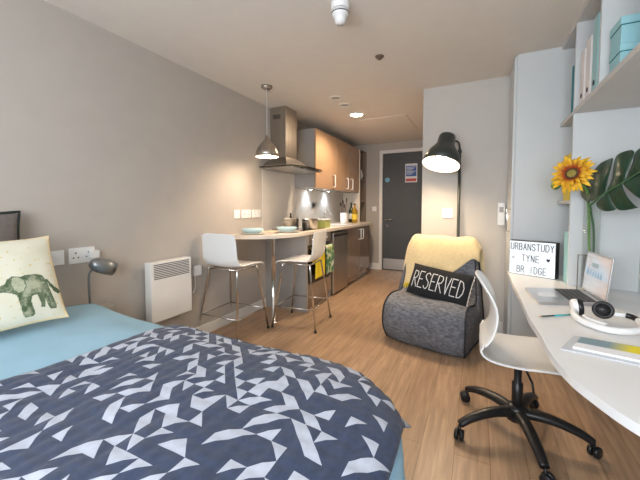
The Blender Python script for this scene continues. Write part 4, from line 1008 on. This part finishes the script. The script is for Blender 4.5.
# monstera leaf: lobed blade around a curved midrib (a = along, b = across)
t = thing('monstera_leaf', 'large dark green split leaf in the glass vase, stretching right', 'leaf', (VX, VY, ZD+.03))
LU = [[(-.053,1.224),(-.039,1.248),(-.117,1.269),(-.088,1.33),(-.152,1.334),(-.122,1.375)],
 [(-.038,1.236),(-.009,1.242),(-.088,1.33),(-.043,1.339),(-.084,1.409),(-.039,1.41)],
 [(-.009,1.23),(.071,1.28),(-.043,1.333),(.066,1.376),(-.054,1.412),(.075,1.465),(-.027,1.462),(.061,1.478)],
 [(.071,1.28),(.191,1.338),(.098,1.379),(.198,1.421),(.094,1.473),(.206,1.482),(.118,1.497),(.183,1.502)],
 [(.191,1.338),(.295,1.394),(.209,1.42),(.312,1.455),(.212,1.481),(.334,1.499),(.249,1.5),(.309,1.509)],
 [(.295,1.394),(.395,1.455),(.321,1.453),(.428,1.477),(.348,1.501),(.443,1.509),(.374,1.515),(.418,1.519)],
 [(.395,1.455),(.483,1.501),(.436,1.48),(.521,1.51),(.483,1.501),(.542,1.517)],
 [(.006,1.224),(.084,1.285),(.014,1.194),(.106,1.222),(.056,1.177),(.126,1.189)],
 [(.084,1.285),(.168,1.329),(.113,1.217),(.194,1.258),(.139,1.184),(.231,1.205),(.175,1.184),(.252,1.2)],
 [(.168,1.329),(.295,1.389),(.216,1.284),(.328,1.312),(.25,1.251),(.369,1.252),(.298,1.22),(.361,1.224)],
 [(.295,1.394),(.395,1.455),(.347,1.33),(.434,1.368),(.386,1.28),(.469,1.302),(.422,1.264),(.463,1.276)],
 [(.395,1.455),(.483,1.501),(.448,1.411),(.516,1.452),(.489,1.383),(.532,1.419)]]
mid = [(-.037,1.206),(.005,1.235),(.071,1.28),(.191,1.338),(.295,1.394),(.395,1.455),(.483,1.501),(.55,1.525)]
msp = spline([(a, b, 0) for a, b in mid], 6)
LN = V((-.908, -.419, 0))
def LP(a, z):
    dm = min((V((a, z, 0))-q).length for q in msp)
    return V((.62+.419*a, 2.42-.908*a, z))+LN*(-.9*dm*dm-.03*dm+.006*math.sin(a*34+z*20)*min(1, dm/.04))+V((0, 0, 0))
mb = MB()
for st in LU:
    prs = [(V((*st[k], 0)), V((*st[k+1], 0))) for k in range(0, len(st), 2)]
    l_ = spline([p[0] for p in prs], 5); r_ = spline([p[1] for p in prs], 5); tipm = (l_[-1]+r_[-1])/2+(l_[-1]-l_[-4]+r_[-1]-r_[-4])*.35
    l_ += [l_[-1].lerp(tipm, .6)]; r_ += [r_[-1].lerp(tipm, .6)]; n0 = len(mb.v); K = 6
    for a, b in zip(l_, r_):
        for k in range(K+1): q = a.lerp(b, k/K); mb.v.append(LP(q.x, q.y))
    for i in range(len(l_)-1):
        for k in range(K): mb.f.append([n0+i*(K+1)+k, n0+i*(K+1)+k+1, n0+(i+1)*(K+1)+k+1, n0+(i+1)*(K+1)+k]); mb.sm.append(True); mb.mi.append(0)
bl = mb.build('leaf_blade', 'leafm', t, solid=.0015)
MB().tube([LP(p.x, p.y)+LN*.003 for p in msp], .004, 6, radii=[.0065-.005*k/(len(msp)-1) for k in range(len(msp))]).build('midrib', 'rib', bl)
MB().tube(spline([(VX+.015, VY-.005, ZD+.03), (VX+.01, VY-.01, ZD+.35), (VX-.012, VY-.03, ZD+.48), (VX-.025, VY-.07, 1.19), LP(-.037, 1.206)], 6), .006, 8).build('leaf_stalk', 'rib', t)
# ------------------------------------------------------------------ desk chair
t = thing('desk_chair', 'white shell swivel chair on a black five-star base', 'chair', (.205, 1.93, 0))
cx, cyy = .20, 1.93
pf = spline([(-.205,0,.845),(-.175,0,.80),(-.135,0,.72),(-.125,0,.64),(-.14,0,.56),(-.172,0,.50),(-.165,0,.45),(-.11,0,.425),(0,0,.42),(.11,0,.428),(.19,0,.425),(.235,0,.405)], 5)
mb = MB(); n = 20; L = len(pf)
for i, p in enumerate(pf):
    f_ = i/(L-1)
    if f_ < .12: hw = .075+.085*math.sin(f_/.12*PI/2)
    elif f_ < .45: hw = .16+.04*((f_-.12)/.33)
    else: hw = .20+.02*math.sin((f_-.45)/.55*PI)-(.05*max(0,(f_-.88)/.12)**2)
    for j in range(n+1):
        q = -1+2*j/n; curl = abs(q)**2.6
        x = p.x+(.025*curl if f_ < .5 else 0)*max(0, 1-abs(f_-.25)*2.2); z = p.z+(.03*curl if .45 < f_ < .93 else 0)
        mb.v.append(V((cx+x, cyy+q*hw, z)))
for i in range(L-1):
    for j in range(n): mb.f.append([i*(n+1)+j, (i+1)*(n+1)+j, (i+1)*(n+1)+j+1, i*(n+1)+j+1]); mb.sm.append(True); mb.mi.append(0)
mb.build('seat_shell', 'shell', t, solid=.012, subsurf=1)
hc = V((.205, 1.93, 0))
MB().box((hc.x-.10, hc.y-.08, .385), (hc.x+.08, hc.y+.08, .408)).build('seat_plate', 'black', t, .006)
MB().lathe([(.026,.10),(.026,.28),(.018,.285),(.018,.39)], hc, cap0=True, cap1=True, n=20).build('gas_lift', 'black', t)
MB().tube([(hc.x+.03, hc.y-.03, .37), (hc.x+.05, hc.y-.10, .34), (hc.x+.055, hc.y-.12, .30)], .006, 8).build('height_lever', 'black', t)
MB().lathe([(.05,.085),(.052,.10),(.048,.15),(.03,.165)], hc, cap0=True, cap1=True, n=24).build('hub', 'black', t)
for k in range(5):
    a = math.radians(-4+72*k); dd = V((math.cos(a), math.sin(a), 0)); R_ = .315
    MB().tube(spline([hc+dd*.03+V((0,0,.125)), hc+dd*.14+V((0,0,.128)), hc+dd*.25+V((0,0,.105)), hc+dd*R_+V((0,0,.075))], 5), .02, 12, radii=[.033-.012*i/15 for i in range(16)], flat=.8).build('base_arm', 'black', t)
    ca = a+.9; side = V((-math.sin(ca), math.cos(ca), 0)); c = hc+dd*R_+V((math.cos(ca)*.012, math.sin(ca)*.012, .0275))
    cs = MB()
    for sg in (-1, 1): cs.lathe([(.001,-.010),(.022,-.010),(.0275,-.006),(.0275,.006),(.022,.010),(.001,.010)], c+side*sg*.013, side, n=20)
    cs.tube([c+V((0,0,.0)), hc+dd*R_+V((0,0,.075))], .008, 8); cs.build('castor', 'black', t)

# ------------------------------------------------------------------ lights
def lamp(name, kind, loc, energy, col, **k):
    l = bpy.data.lights.new(name, kind); l.energy = energy; l.color = col
    for a, b in k.items(): setattr(l, a, b)
    o = bpy.data.objects.new(name, l); COL.objects.link(o); o.location = loc; return o
def aim(o, d): o.rotation_euler = V(d).to_track_quat('-Z', 'Y').to_euler()
WARM = (1, .72, .48)
lamp('pendant_light', 'SPOT', (*PXY, 1.69), 11, (1, .76, .60), shadow_soft_size=.06, spot_size=2.95, spot_blend=1)
l = lamp('floor_lamp_light', 'SPOT', oc-ax*.02, 11, (1, .74, .48), shadow_soft_size=.06, spot_size=2.6, spot_blend=.6); aim(l, ax)
l = lamp('ceiling_downlight', 'SPOT', (-1.44, 3.99, H-.02), 60, (1, .76, .53), shadow_soft_size=.06, spot_size=2.7, spot_blend=.6)
for y in (4.15, 4.78): lamp('under_cabinet_light', 'SPOT', (-2.20, y, 1.44), 3.2, (.8, .9, 1), shadow_soft_size=.015, spot_size=1.9, spot_blend=.7)
# daylight: sky seen through the real window behind the camera
wl = bpy.data.worlds.new('sky'); bpy.context.scene.world = wl; wl.use_nodes = True
bg = wl.node_tree.nodes['Background']; bg.inputs['Color'].default_value = (.87, .93, 1, 1); bg.inputs['Strength'].default_value = 6
pl = lamp('window_portal', 'AREA', ((WX0+WX1)/2, YR+.0, (WZ0+WZ1)/2), 1, (1,1,1), shape='RECTANGLE', size=WX1-WX0, size_y=WZ1-WZ0)
aim(pl, (0, 1, 0)); pl.data.cycles.is_portal = True
# ------------------------------------------------------------------ camera
F_ = 320.; pitch = math.radians(2.7); yaw = math.atan(158/320)
cd = bpy.data.cameras.new('camera'); cam = bpy.data.objects.new('camera', cd); COL.objects.link(cam)
cam.location = (0, 0, 1.2); cd.sensor_width = 36; cd.lens = 36*F_/640; cd.shift_y = -17.9/640; cd.clip_start = .02
cam.rotation_euler = (PI/2-pitch, 0, yaw)
S_ = bpy.context.scene; S_.camera = cam
S_.view_settings.view_transform = 'Standard'; S_.view_settings.look = 'None'; S_.view_settings.exposure = 1.2; S_.view_settings.gamma = 1
S_.view_settings.use_curve_mapping = False
for o in bpy.data.objects:
    if '_w' in o: del o['_w']
